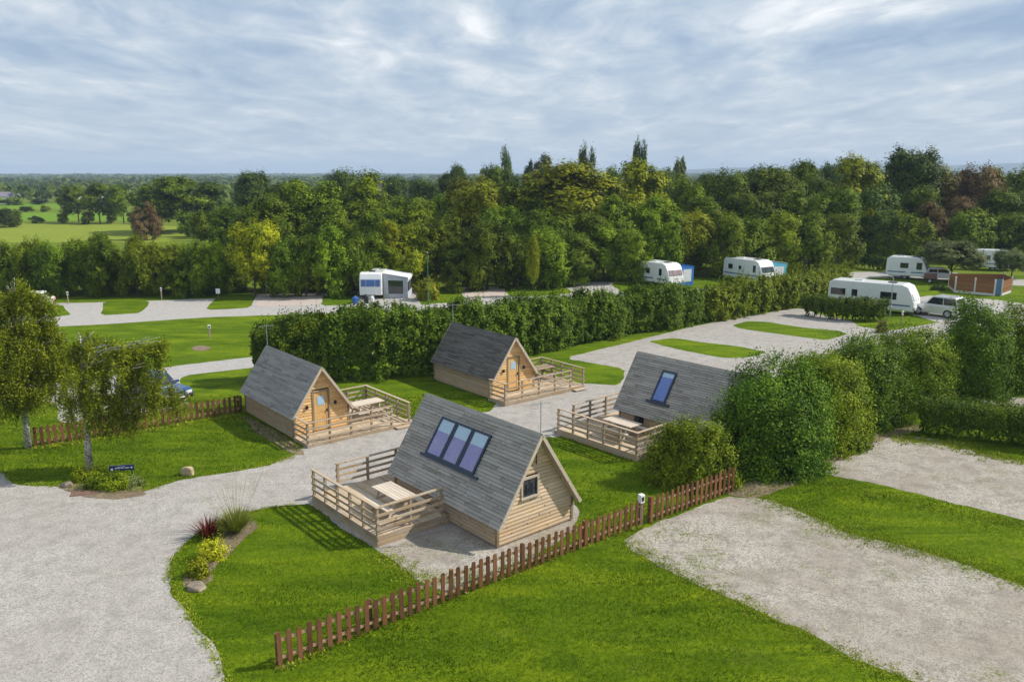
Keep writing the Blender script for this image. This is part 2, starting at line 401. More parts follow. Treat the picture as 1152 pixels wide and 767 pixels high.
# ------------------------------------------------------------------ ground
def pip(poly, X, Y):
    ins = np.zeros(len(X), bool); n = len(poly)
    for i in range(n):
        x0, y0 = poly[i][:2]; x1, y1 = poly[(i + 1) % n][:2]
        if y0 == y1: continue
        c = ((y0 > Y) != (y1 > Y)) & (X < (x1 - x0) * (Y - y0) / (y1 - y0) + x0); ins ^= c
    return ins
def ragged(pts, amp, step, seed):
    rr = random.Random(seed); out = []; n = len(pts)
    # smooth the outline (one Chaikin pass), then roughen it
    ch = []
    for i in range(n):
        p, q = pts[i], pts[(i + 1) % n]; ch += [p.lerp(q, .12), p.lerp(q, .88)]
    pts = ch; n = len(pts); w = Wob(seed, 2, (.8, 2.5, 7))
    for i in range(n):
        p, q = pts[i], pts[(i + 1) % n]; L = (q - p).length; st = step * (1 + p.length / 40) if p.y < 400 else 1e9
        k = max(1, min(160, int(L / st)))
        nn = Vector((-(q - p).y, (q - p).x, 0)); nn = nn.normalized() if nn.length > 0 else nn
        for j in range(k):
            v = p.lerp(q, j / k); o = float(w(np.array([v.x, v.y]))) * amp * 2.4 + rr.uniform(-amp, amp) * .7
            out.append(v + nn * o)
    return out
def sheet(name, px, m, z, amp=.05, step=.14, seed=1, world=False):
    pts = [Vector((p[0], p[1], 0)) if world else at(*p) for p in px]
    for p in pts: p.z = 0
    pts = ragged(pts, amp, step, seed) if amp else pts
    bm = bmesh.new(); vs = [bm.verts.new((p.x, p.y, z)) for p in pts]
    es = [bm.edges.new((vs[i], vs[(i + 1) % len(vs)])) for i in range(len(vs))]
    bmesh.ops.triangle_fill(bm, use_beauty=True, use_dissolve=False, edges=es, normal=(0, 0, 1))
    for f in bm.faces:
        if f.normal.z < 0: f.normal_flip()
    me = bpy.data.meshes.new(name); bm.to_mesh(me); bm.free()
    o = link(name, me, m); tag(o, kind='structure'); return [(p.x, p.y) for p in pts]

g = MB(); g.v = [(-9000, -200, 0), (9000, -200, 0), (9000, 9500, 0), (-9000, 9500, 0)]; g.f = [(0, 1, 2, 3)]
tag(g.build('ground', M['meadow']), kind='structure')
LAWN_Z, GRAV_Z, ISL_Z = .004, .008, .012
sheet('lawn', [(-700, 767), (1900, 900), (2100, 440), (1500, 318), (1000, 306), (700, 312), (400, 325), (0, 337), (-500, 342)], M['lawn'], LAWN_Z, amp=0)
main_px = [(-700, 1000), (-500, 540), (-60, 522), (0, 530), (18, 545), (50, 547), (80, 550), (118, 556), (163, 553), (205, 540), (300, 525), (332, 512), (345, 498), (400, 484), (458, 470), (480, 474), (530, 467), (552, 462), (562, 450),
           (575, 440), (610, 432), (659, 431), (697, 434), (704, 415), (633, 403), (700, 387), (780, 367), (850, 354), (900, 346), (925, 355), (955, 360), (968, 368), (1000, 372), (1060, 362), (1180, 362), (1300, 380), (1180, 405), (1000, 405),
           (900, 418), (800, 440), (760, 470), (690, 480), (625, 492), (602, 490), (640, 560), (652, 575), (640, 600), (560, 650), (505, 668), (470, 652), (445, 634), (425, 618), (380, 590), (350, 567),
           (334, 567), (300, 571), (262, 578), (232, 592), (212, 606), (195, 626), (189, 645), (193, 668), (218, 700), (244, 732), (258, 770), (290, 900), (330, 1000)]
main_w = sheet('gravel_road', main_px, M['road'], GRAV_Z, .05, .13, 3)
pit1 = [(707, 611), (722, 594), (772, 575), (815, 558), (858, 560), (905, 578), (951, 600), (1005, 612), (1062, 627), (1152, 658), (1300, 700), (1500, 900), (1250, 870), (1031, 768), (951, 738), (907, 711), (871, 698), (818, 671), (756, 640)]
sheet('gravel_pitch', pit1, M['pitch'], GRAV_Z, .08, .13, 5)
sheet('gravel_pitch', [(925, 533), (950, 512), (1000, 488), (1055, 495), (1100, 508), (1152, 519), (1300, 550), (1400, 640), (1152, 586), (1040, 558)], M['pitch'], GRAV_Z, .08, .13, 6)
sheet('gravel_pitch', [(1090, 448), (1140, 446), (1300, 470), (1300, 500), (1152, 466)], M['pitch'], GRAV_Z, .06, .2, 7)
sheet('dirty_gravel', [(425, 618), (470, 600), (540, 595), (600, 560), (640, 560), (654, 577), (648, 598), (560, 650), (505, 668), (470, 652), (445, 634)], M['pitch'], ISL_Z, .08, .13, 8)
isl = [[(729, 384), (759, 380), (796, 386), (832, 390), (862, 396), (845, 402), (818, 403), (790, 399), (757, 392)],
       [(825, 366), (840, 361), (862, 362), (907, 369), (945, 372), (954, 376), (929, 383), (907, 380), (862, 374), (832, 369)]]
for i, q in enumerate(isl): sheet('grass_strip', q, M['lawn'], ISL_Z, .06, .2, 11 + i)
# upper site road with its pitches
sheet('site_road', [(-300, 372), (0, 369), (120, 365), (211, 358), (320, 354), (420, 352), (520, 347), (640, 341), (760, 330), (900, 322), (900, 316), (770, 318), (690, 317), (628, 317), (568, 322), (511, 323), (470, 326), (367, 328), (290, 331), (240, 336), (170, 338), (78, 341), (-300, 345)],
      M['tarmac'], GRAV_Z, .10, .4, 21)
ti = [[(-60, 358), (-50, 345), (70, 342), (80, 356)], [(112, 355), (118, 339), (168, 338), (160, 352)], [(231, 349), (243, 335), (288, 331), (284, 346)],
      [(362, 344), (368, 329), (401, 328), (396, 343)], [(470, 343), (478, 325), (511, 323), (526, 338), (500, 341)],
      [(574, 334), (566, 322), (628, 317), (644, 330), (610, 333)], [(700, 330), (686, 317), (800, 315), (900, 314), (900, 320), (780, 325)]]
for i, q in enumerate(ti): sheet('grass_strip', q, M['lawn'], ISL_Z, .10, .4, 31 + i)
sheet('pitch_surface', [(286, 345), (291, 332), (366, 329), (360, 343)], plain('pinkish grit', (.47, .40, .36), .9, .1, var=.2), ISL_Z, .08, .4, 41)
sheet('pitch_surface', [(528, 338), (513, 324), (565, 323), (572, 333)], plain('pinkish grit worn', (.49, .41, .36), .9, .1, var=.2), ISL_Z, .08, .4, 42)
sheet('lane', [(268, 403), (165, 416), (100, 428), (0, 436), (-200, 440), (-200, 456), (0, 452), (58, 452), (70, 477), (135, 468), (215, 457), (198, 438), (206, 423), (268, 415), (420, 400), (420, 388)], M['tarmac'], GRAV_Z, .06, .25, 51)
sheet('bare_patch', [(214, 391), (226, 388), (238, 391), (232, 395), (220, 395)], M['soil'], ISL_Z, .1, .3, 52)
# right hand roads
sheet('site_road', [(1020, 352), (1036, 332), (1118, 337), (1152, 342), (1400, 352), (1400, 372), (1152, 358), (1060, 364)], M['tarmac'], GRAV_Z, .08, .4, 61)
sheet('site_road', [(960, 318), (981, 312), (1073, 316), (1152, 322), (1400, 330), (1400, 321), (1152, 315), (1075, 309), (1000, 306), (960, 306), (900, 312), (900, 320)], M['tarmac'], GRAV_Z + .004, .08, .5, 62)
sheet('field', [(-400, 235.5), (68, 235.5), (66, 228.5), (-400, 228.5)], M['field'], .006, 0)
sheet('field', [(-400, 249), (172, 248.5), (170, 239), (-400, 239)], M['field'], .006, 0)
sheet('field', [(-400, 275), (250, 272), (230, 257), (135, 250.5), (-400, 252)], M['paddock'], .006, 0)
# soil edging
sheet('soil_edge', [(60, 545), (75, 553), (100, 560), (130, 562), (165, 557), (162, 548), (110, 543)], M['soil'], .016, .05, .1, 71)
sheet('soil_edge', [(207, 650), (202, 660), (215, 664), (238, 655), (240, 640), (255, 625), (282, 600), (292, 592), (285, 585), (245, 600), (232, 622)], M['soil'], .016, .05, .1, 72)
sheet('soil_edge', [(815, 556), (852, 561), (905, 540), (960, 512), (1000, 490), (1040, 484), (1030, 476), (960, 492), (880, 525)], M['soil'], .016, .10, .2, 73)
sheet('soil_edge', [(272, 470), (278, 467), (330, 497), (345, 512), (330, 511), (290, 489)], M['soil'], .016, .05, .15, 74)

# ------------------------------------------------------------------ grass blades on the near lawns (uncountable)
def blades(name, polys, holes, dens, h, w, seed, m, box, fall=True):
    rng = np.random.default_rng(seed); x0, x1, y0, y1 = box
    n = int((x1 - x0) * (y1 - y0) * dens); X = rng.uniform(x0, x1, n); Y = rng.uniform(y0, y1, n)
    keep = np.abs(X) < (Y * CP + 2.5) * .66 + .5
    if fall: keep &= rng.random(n) < np.clip((21 / Y) ** 2.2, .12, 1)
    X, Y = X[keep], Y[keep]; ins = np.zeros(len(X), bool)
    for p in polys: ins |= pip(p, X, Y)
    for p in holes: ins &= ~pip(p, X, Y)
    X, Y = X[ins], Y[ins]; n = len(X)
    P = np.stack([X, Y, np.full(n, .01)], 1); T = np.stack([rng.normal(size=n) * .55, rng.normal(size=n) * .55, np.ones(n)], 1)
    Nn = np.stack([rng.normal(size=n), rng.normal(size=n), rng.normal(size=n) * .2], 1)
    wv = Wob(seed, 2, (.7, 2)); s = h * rng.uniform(.5, 1.3, n) * (1 + .4 * wv(np.stack([X, Y], 1))) * np.clip(Y / 24, 1, 1.6)
    me = leaf_mesh(name, P, Nn, s, rng, w / h, T=unit(T), shape='tri')
    return tag(link(name, me, m), 'short mown grass covering the lawns between the gravel tracks', 'grass', kind='stuff')
gravel_w = [main_w]
sides = [[(v.x, v.y) for v in (at(*p) for p in pit1)], [(v.x, v.y) for v in (at(*p) for p in [(925, 533), (950, 512), (1000, 488), (1055, 495), (1152, 519), (1300, 550), (1400, 640), (1152, 586), (1040, 558)])]]
everything = [[(-60, 15), (60, 15), (60, 60), (-60, 60)]]
blades('mown_grass', everything, gravel_w + sides, 560, .055, .022, 5, M['blade'], (-27, 27, 16.2, 43))
# weeds along gravel edges
def weeds(name, pts_px, n, spread, h, seed, label):
    rng = np.random.default_rng(seed); pl = [at(*p) for p in pts_px]; P = []
    for i in range(n):
        k = rng.integers(0, len(pl) - 1); v = pl[k].lerp(pl[k + 1], rng.random()); c = rng.normal(size=2) * spread
        for j in range(9): q = rng.normal(size=2) * .07; P.append((v.x + c[0] + q[0], v.y + c[1] + q[1], .015))
    P = np.array(P); n = len(P); T = np.stack([rng.normal(size=n) * .8, rng.normal(size=n) * .8, np.ones(n)], 1)
    me = leaf_mesh(name, P, rng.normal(size=(n, 3)), 1.15 * h * rng.uniform(.4, 1.3, n), rng, .45, T=unit(T), shape='tri')
    tag(link(name, me, M['weed']), label, 'weeds', kind='stuff')
weeds('edge_weeds', [(707, 611), (756, 640), (818, 671), (871, 698), (951, 738), (1031, 768)], 650, .26, .05, 1, 'straggly weeds creeping over the left edge of the near pitch')
weeds('edge_weeds', [(858, 560), (905, 578), (951, 600), (1005, 612), (1062, 627), (1152, 658)], 1000, .36, .05, 2, 'yellowish weeds along the lower edge of the right grass strip')
weeds('edge_weeds', [(430, 622), (450, 640), (480, 655), (560, 650), (620, 612)], 500, .3, .05, 3, 'patchy weeds on gravel between the triple skylight cabin and its fence')
weeds('edge_weeds', [(722, 600), (750, 596), (790, 600), (800, 640), (770, 622)], 200, .5, .04, 12, 'thin green growth on the gravel near the fence corner')
weeds('edge_weeds', [(935, 545), (1000, 560), (1090, 580), (1152, 592)], 260, .25, .05, 13, 'weeds along the upper gravel edge of the right grass strip')
weeds('edge_weeds', [(312, 750), (400, 712), (520, 663), (640, 617), (716, 592)], 500, .10, .10, 4, 'rough grass along the foot of the front picket fence')
weeds('edge_weeds', [(40, 505), (100, 496), (180, 482), (268, 467)], 260, .10, .10, 6, 'rough grass along the foot of the left picket fence')
weeds('edge_weeds', [(1000, 492), (1056, 498), (1100, 508), (1152, 520)], 420, .35, .09, 8, 'weeds below the low clipped hedge on the right')
weeds('edge_weeds', [(0, 528), (18, 543), (80, 548), (165, 551), (205, 538), (300, 523), (332, 512)], 420, .10, .05, 14, 'ragged grass along the gravel edge below the navy sign')
weeds('edge_weeds', [(334, 568), (300, 572), (262, 580), (232, 594), (195, 628), (190, 650)], 240, .07, .05, 15, 'grass fringe along the upper curve of the front lawn')
weeds('edge_weeds', [(190, 650), (220, 702), (258, 770)], 160, .06, .06, 9, 'grass fringe at the curved edge of the front lawn')

# ------------------------------------------------------------------ cabins
def rake_planks(m, x0, x1, W, zW, ha, z0, step=.135, gap=.012, holes=()):
    """horizontal boards filling a gable; holes = (y0,y1,z0,z1) left open"""
    z = z0
    while z < ha - .06:
        zt = min(z + step - gap, ha - .03)
        hw = lambda q: W if q <= zW else W * (ha - q) / (ha - zW)
        segs = [(-1, 1)]
        cuts = [(h[0], h[1]) for h in holes if z < h[3] and zt > h[2]]
        a0, a1 = hw(z), hw(zt)
        spans = [(-a0, -a1, a0, a1)]
        for (c0, c1) in cuts:
            ns = []
            for (l0, l1, r0, r1) in spans:
                if l0 < c0 < r0: ns.append((l0, l1, c0, c0))
                if l0 < c1 < r0: ns.append((c1, c1, r0, r1))
                if not (l0 < c0 < r0 or l0 < c1 < r0): ns.append((l0, l1, r0, r1))
            spans = ns
        for (l0, l1, r0, r1) in spans:
            if r0 - l0 > .02: 
                zm = (z + zt) / 2; xm = x1 + (x1 - x0) * .18
                k = len(m.v); lm, rm = (l0 + l1) / 2, (r0 + r1) / 2
                # a board with a slightly swelling face
                ring = [(x0, l0, z), (x0, r0, z), (x0, r1, zt), (x0, l1, zt), (x1, l0, z), (x1, r0, z), (x1, r1, zt), (x1, l1, zt), (xm, lm, zm), (xm, rm, zm)]
                m.v += ring
                m.f += [(k, k+1, k+2, k+3), (k, k+4, k+5, k+1), (k+3, k+2, k+6, k+7), (k+4, k+8, k+9, k+5), (k+8, k+7, k+6, k+9), (k+1, k+5, k+9, k+6, k+2), (k, k+3, k+7, k+8, k+4)]
        z += step
def side_planks(m, xa, xb, y0, y1, z0, z1, step=.135, gap=.012):
    z = z0
    while z < z1 - .03:
        zt = min(z + step - gap, z1); zm = (z + zt) / 2; ym = y1 + (y1 - y0) * .18; k = len(m.v)
        m.v += [(xa, y0, z), (xb, y0, z), (xb, y0, zt), (xa, y0, zt), (xa, y1, z), (xb, y1, z), (xb, y1, zt), (xa, y1, zt), (xa, ym, zm), (xb, ym, zm)]
        m.f += [(k, k+1, k+2, k+3), (k, k+4, k+5, k+1), (k+3, k+2, k+6, k+7), (k+4, k+8, k+9, k+5), (k+8, k+7, k+6, k+9), (k+1, k+5, k+9, k+6, k+2), (k, k+3, k+7, k+8, k+4)]
        z += step

def cabin(loc, rz, W, ha, he, L, of, os_, label, deck_label, D, a, b, c, hr, skylights=(), rear_window=False, seed=1, roofmat='shingle', wallmat='plank', aerial=True, sl=.3):
    rr = random.Random(seed)
    r = empty('timber_cabin', loc, rz, label, 'cabin')
    yE = W + os_; slope = (ha - he) / yE; zW = ha - slope * W - .13
    z0 = .06
    # walls
    m = MB(); fl = hr - .95
    rake_planks(m, -.05, .03, W, zW, ha - .12, z0 + .001, holes=[(-.44, .44, fl, fl + 1.92)]); m.build('front_wall', M[wallmat], r)
    m = MB(); holes = [(-.07, .67, 1.42, 2.16)] if rear_window else []
    rake_planks(m, -L + .05, -L - .03, W, zW, ha - .12, z0, holes=holes); m.build('rear_wall', M[wallmat], r)
    for s in (-1, 1):
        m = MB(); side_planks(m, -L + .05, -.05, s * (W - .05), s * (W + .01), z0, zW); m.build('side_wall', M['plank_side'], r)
    m = MB()
    for sx in (0.012, -L - .012):
        for s in (-1, 1): MB().box((sx, s * (W - .012), z0 + (zW - z0) / 2), (.10, .10, zW - z0)).build('corner_post', M['post'], r)
    m = MB().box((-L / 2, 0, .03), (L - .1, 2 * W - .12, .06)); m.build('plinth', M['concrete'], r)
    # roof slopes made of shingle courses
    ang = math.atan(slope); SL = math.hypot(yE, ha - he); xs, xe = -L - of, of
    for s in (-1, 1):
        nrm = Vector((0, s * math.sin(ang), math.cos(ang))); dn = Vector((0, s * math.cos(ang), -math.sin(ang))); ex = Vector((1, 0, 0))
        m = MB(); apex = Vector((0, 0, ha))
        # deck under the shingles
        Mt = Matrix((ex, dn, nrm)).transposed()
        cpt = apex + dn * (SL / 2) - nrm * .05 + ex * ((xs + xe) / 2)
        base = MB().box(cpt, (xe - xs - .02, SL - .01, .05), M=Mt)
        nco = 27; ex_ = SL / nco
        for i in range(nco):
            x = xs - rr.uniform(0, .02)
            v0 = i * ex_; v1 = v0 + ex_ + .012 + rr.uniform(-.003, .003)
            while x < xe - .001:
                w = rr.uniform(.35, 1.5); x2 = min(x + w, xe + rr.uniform(0, .015)); 
                if xe - x2 < .08: x2 = xe
                lift = .024 + rr.uniform(0, .012)
                k = len(m.v)
                for (xx, vv, hh) in ((x, v0, -.02), (x2 - .004, v0, -.02), (x2 - .004, v1, -.02), (x, v1, -.02), (x, v0, .002), (x2 - .006, v0, .002), (x2 - .006, v1, .012 + lift), (x, v1, .012 + lift)):
                    p = apex + ex * xx + dn * vv + nrm * hh; m.v.append(tuple(p))
                m.f += [tuple(k + q for q in qq) for qq in ((0,3,2,1),(4,5,6,7),(0,1,5,4),(1,2,6,5),(2,3,7,6),(3,0,4,7))]
                x = x2
        rf = m.build('roof_slope', M[roofmat], r)
        base.build('roof_board', M['fascia'], rf)
        # barge boards
        for xx in (xs - .015, xe + .015):
            MB().beam(Vector((xx, 0, ha - .02)), Vector((xx, 0, ha)) + dn * SL - nrm * .05, .028, .12).build('barge_board', M['fascia'], r)
        # skylights on the left slope
        if s == 1 and skylights:
            for gi, (u0, u1, v0, v1, cnt, kind) in enumerate(skylights):
                X0 = xe - u0 * (xe - xs); X1 = xe - u1 * (xe - xs); V0, V1 = v0 * SL, v1 * SL
                wd = (X0 - X1) / cnt
                def P(xx, vv, hh): return apex + ex * xx + dn * vv + nrm * hh
                for j in range(cnt):
                    xa = X0 - j * wd; xb = xa - wd + .02; fw = .085
                    f = MB()
                    def bx(mb, x_a, x_b, va, vb, h0, h1):
                        mb.box(P((x_a + x_b) / 2, (va + vb) / 2, (h0 + h1) / 2), (abs(x_a - x_b), vb - va, h1 - h0), M=Mt)
                    bx(f, xa, xa - fw, V0, V1, -.02, .095); bx(f, xb + fw, xb, V0, V1, -.02, .095)
                    bx(f, xa - fw, xb + fw, V0, V0 + fw, -.02, .093); bx(f, xa - fw, xb + fw, V1 - fw, V1, -.02, .093)
                    sk = f.build('skylight', M['slate'], r)
                    gl = MB(); bx(gl, xa - fw, xb + fw, V0 + fw, V1 - fw, .074, .080); gl.build('pane', M['pane'], sk)
                    bl = MB(); Vm = V0 + fw + (V1 - V0) * (.30 if kind == 'triple' else .14)
                    bx(bl, xa - fw, xb + fw, Vm, V1 - fw, .05, .066); bl.build('blind', M['blind' if kind == 'triple' else 'blueblind'], sk)
                    bl = MB(); bx(bl, xa - fw, xb + fw, V0 + fw, Vm, .046, .062); bl.build('upper_sky_tint', M['blind_skytint'], sk)  # pale backing with the sky reflection painted into its colour
                f = MB(); f.box(P((X0 + X1) / 2, V1 + .05, .05), (X0 - X1 + .5, .11, .05), M=Mt); f.build('skylight_apron', M['slate'], r)
    MB().prism([(-.14, ha - .14 * slope + .035), (0, ha + .045), (.14, ha - .14 * slope + .035), (.14, ha - .14 * slope + .008), (0, ha + .015), (-.14, ha - .14 * slope + .008)], xs - .01, xe + .01, 'yz').build('ridge_cap', M[roofmat], r)
    # door
    dr = MB().box((-.005, 0, fl + .95), (.05, .74, 1.84)).build('door', M['door'], r, bevel=.006)
    MB().box((.026, 0, fl + 1.45), (.014, .34, .42)).build('door_window', M['blind_skytint'], dr)
    d = MB()
    for zz in (.2, .55, .9): d.box((.026, 0, fl + zz), (.012, .62, .02))
    d.box((.028, -.3, fl + .95), (.012, .09, 1.78)); d.box((.028, .3, fl + .95), (.012, .09, 1.78)); d.build('door_trim', M['door'], dr)
    MB().box((.06, .29, fl + .95), (.05, .03, .14)).build('handle', M['black'], dr)
    f = MB(); f.box((.03, -.41, fl + .96), (.07, .07, 1.94)).box((.03, .41, fl + .96), (.07, .07, 1.94)).box((.03, 0, fl + 1.93), (.07, .86, .07)); f.build('door_frame', M['post'], r)
    for s in (-.72, .72):
        zz = fl + 1.25 if abs(s) + .1 < W else fl + 1.1
        MB().box((.08, s, zz), (.12, .10, .16)).build('wall_lamp', M['black'], r, bevel=.015)
    if rear_window:
        xr = -L - .04
        f = MB()
        f.box((xr, .3, 2.12), (.07, .80, .07)).box((xr - .02, .3, 1.44), (.11, .84, .06)).box((xr, -.06, 1.78), (.07, .07, .62)).box((xr, .66, 1.78), (.07, .07, .62))
        w = f.build('window', M['fascia'], r); MB().box((xr + .03, .3, 1.79), (.02, .66, .62)).build('pane', M['glass'], w)
        mb = MB().box((xr + .02, .3, 1.79), (.03, .03, .62)); mb.box((xr + .02, .3, 2.06), (.03, .66, .04)).box((xr + .02, .3, 1.49), (.03, .66, .04)).box((xr + .02, -.005, 1.79), (.03, .04, .62)).box((xr + .02, .61, 1.79), (.03, .04, .62)); mb.build('window_sash', M['slate'], w)
        MB().tube([(xr - .05, .05, 2.55), (xr - .05, .05, 3.0)], .02, 6).build('vent_pipe', M['black'], r)
    if aerial:
        m = MB(); xa = -L - of + .08
        m.tube([(xa, 0, ha - .5), (xa, 0, ha + 1.15)], .018, 6)
        m.beam((xa - .1, -.32, ha + 1.05), (xa + .1, .38, ha + 1.08), .015, .015)
        for q in range(7):
            t = -.28 + q * .1; m.beam((xa - .1 + (t + .32) * .28 - .16, t + .05, ha + 1.06), (xa - .1 + (t + .32) * .28 + .16, t - .05, ha + 1.06), .008, .008)
        m.beam((xa, .1, ha + .9), (xa + .25, .25, ha + .88), .01, .01)
        m.build('aerial', M['steel'], r)
    # ---- deck, a platform of its own built against the cabin
    k = empty('timber_deck', loc, rz, deck_label, 'deck')
    fz = fl - .02
    m = MB(); y = -a
    # front strip runs in front of the gable, side bay beside the cabin
    bw = .14
    while y < b - .01:
        y2 = min(y + bw - .008, b); xlo = .06 if y < W + os_ * .3 + .06 else -c
        m.box(((D + xlo) / 2, (y + y2) / 2, fz - .015), (D - xlo, y2 - y, .03)); y += bw
    m.build('deck_boards', M['deck'], k)
    m = MB()
    def skirt(p, q):
        for j, zz in enumerate((fz - .10, fz - .24, fz - .38)):
            if zz > -.05: m.beam((p[0], p[1], zz), (q[0], q[1], zz), .03, .13)
    skirt((D - .01, -a), (D - .01, b)); skirt((D, b - .01), (-c, b - .01)); skirt((-c + .01, b), (-c + .01, W)); skirt((D, -a + .01), (.05, -a + .01))
    m.build('skirt_boards', M['rail'], k)
    hz = hr - fz
    def post(x, y): MB().box((x, y, (hr + .0) / 2 + .0), (.085, .085, hr - .02)).build('post', M['post'], k)
    def run(p, q, n, out, top=True):
        p, q = Vector(p), Vector(q)
        for i in range(n + 1):
            v = p.lerp(q, i / n)
            if (round(v.x, 2), round(v.y, 2)) not in done:
                done.add((round(v.x, 2), round(v.y, 2))); post(v.x, v.y)
        d_ = (q - p).normalized(); o = Vector(out) * .057
        m = MB()
        for zz in (.22, .46, .70):
            m.beam((p.x + o.x - d_.x * .06, p.y + o.y - d_.y * .06, fz + zz), (q.x + o.x + d_.x * .06, q.y + o.y + d_.y * .06, fz + zz), .03, .095)
        hr2 = hr + (.004 if abs(d_.x) > .5 else 0); m.beam((p.x - d_.x * .08, p.y - d_.y * .08, hr2), (q.x + d_.x * .08, q.y + d_.y * .08, hr2), .13, .035)
        m.build('railing', M['rail'], k)
    done = set(); e = .06
    ye = b - 1.05
    run((D - e, -a + e, 0), (D - e, ye, 0), 4, (1, 0, 0))
    run((D - e, b - e, 0), (-c + e, b - e, 0), 4 if D + c < 4.4 else 5, (0, 1, 0))
    run((-c + e, b - e - .001, 0), (-c + e, W + .32, 0), 2, (-1, 0, 0))
    run((D - e - .001, -a + e, 0), (.14, -a + e, 0), 1, (0, -1, 0))
    m = MB().box((D + .16, (ye + b) / 2, fz * .35), (.3, .8, .05)); m.box((D + .03, (ye + b) / 2, fz * .35 - .06), (.03, .8, .1)); m.build('step', M['deck'], k)
    return r, k
c1, d1 = cabin((-9.001, 36.226, 0), R(-50.46), 1.42, 3.284, 1.08, 5.646, .305, .163, 'A-frame timber cabin with grey shingle roof and golden door, nearest the blue car',
    'timber deck with railings in front of the cabin nearest the blue car', 1.515, 1.453, 3.986, 2.8, 1.15, seed=1, roofmat='shingle_mid', wallmat='plank_warm')
c2, d2 = cabin((.053, 43.033, 0), R(-50.9), 1.50, 3.293, 1.09, 5.55, .25, .13, 'darkest roofed A-frame cabin, farthest back against the tall hedge',
    'timber deck with railings at the dark roofed cabin against the hedge', 1.498, 1.76, 4.06, 2.2, 1.21, seed=2, roofmat='shingle_dark', wallmat='plank_warm')
c3, d3 = cabin((-3.147, 30.104, 0), R(130.38), 1.707, 3.601, .80, 6.09, .313, .174, 'nearest A-frame cabin with three skylights in its grey shingle roof',
    'timber deck with railings beside the cabin with three skylights', 1.124, 1.6, 4.654, 3.5, 1.36, skylights=[(.24, .68, .18, .63, 3, 'triple')], rear_window=True, seed=3)
c4, d4 = cabin((6.30, 37.65, 0), R(130.9), 1.50, 3.61, 1.08, 5.9, .3, .18, 'A-frame cabin with a single skylight, half behind the big bushes',
    'timber deck with railings at the single skylight cabin, partly behind a bush', 1.6, 1.5, 4.15, 3.3, 1.27, skylights=[(.29, .42, .21, .72, 1, 'single')], seed=4, aerial=False)

def picnic(loc, rz, label, mat='table'):
    t = empty('picnic_table', loc, rz, label, 'picnic table', 'picnic tables on the cabin decks')
    m = MB()
    for i in range(6): m.box((0, -.34 + i * .136, .725), (1.7, .122, .035))
    m.build('tabletop', M[mat], t)
    for s in (-1, 1):
        m = MB()
        for q in (-.07, .07): m.box((0, s * .66 + q, .43), (1.7, .125, .035))
        m.build('bench', M[mat], t)
    for s in (-1, 1):
        m = MB(); x = s * .55
        for q in (-1, 1): m.beam((x, q * .24, .70), (x, q * .58, 0), .04, .09)
        m.beam((x + .04, -.72, .37), (x + .04, .72, .37), .035, .09); m.beam((x + .04, -.34, .66), (x + .04, .34, .66), .035, .07)
        m.build('leg_frame', M[mat], t)
    return t
def on(p, z): v = at(*p, z); return (v.x, v.y, z)
def tbl(px, fl, rz, label, mat='table'):
    v = at(px[0], px[1], fl + .73); return picnic((v.x, v.y, fl), rz, label, mat)
tbl((412, 452), .18, R(40), 'picnic table on the deck of the golden door cabin nearest the car')
tbl((609, 413), .24, R(40), 'dark weathered picnic table on the deck of the dark roofed cabin', 'post')
tbl((443, 552), .39, R(130.4), 'pale picnic table on the deck of the cabin with three skylights')
tbl((700, 474), .30, R(130.9), 'long pale picnic table on the deck of the single skylight cabin')
v = at(722, 484, .32)
b = empty('barbecue', (v.x, v.y, .30), .4, 'black covered barbecue on the deck of the single skylight cabin', 'barbecue')
MB().box((0, 0, .55), (.7, .42, .35)).build('bowl', M['black'], b, bevel=.08)
for sx in (-.28, .28):
    for sy in (-.15, .15): MB().tube([(sx, sy, 0), (sx * .9, sy * .9, .4)], .018, 6).build('leg', M['black'], b)

# ------------------------------------------------------------------ picket fences
def picket_fence(A, B, label, h=.93, sp=.27, lowers=None):
    A, B = Vector(A), Vector(B); L = (B - A).length; rz = math.atan2(B.y - A.y, B.x - A.x)
    f = empty('picket_fence', A, rz, label, 'fence'); rr = random.Random(int(L * 100)); n = int(L / sp)
    pm = MB(); pm.prism([(-.065, .03), (.065, .03), (.065, h - .035), (.035, h), (-.035, h), (-.065, h - .035)], -.012, .012, 'xz')
    me = pm.mesh('picket')
    for i in range(n + 1):
        o = link('picket', me, M['picket'], f); o.location = (i * sp + .06, -.065, rr.uniform(-.02, .02)); o.rotation_euler = (0, R(rr.uniform(-1.2, 1.2)), 0)
        o.scale = (rr.uniform(.92, 1.06), 1, rr.uniform(.97, 1.03))
    for zz in (.24, .72): MB().beam((0, -.03, zz), (L, -.03, zz), .038, .075).build('rail', M['picket_rail'], f)
    k = max(2, int(L / 2.4))
    for i in range(k + 1): MB().box((min(max(i * L / k, .05), L - .05), .045, h * .48), (.09, .09, h * .96)).build('post', M['picket'], f)
    return f
picket_fence(at(312, 750), at(719, 590), 'long brown picket fence across the front lawn, the nearest to the camera')
picket_fence(at(730, 588), at(822, 553), 'short brown picket fence continuing from the white service post to the bushes', h=1.0)
picket_fence(at(39, 503), at(270, 464), 'brown picket fence behind the birch trees, below the blue car', h=.95)

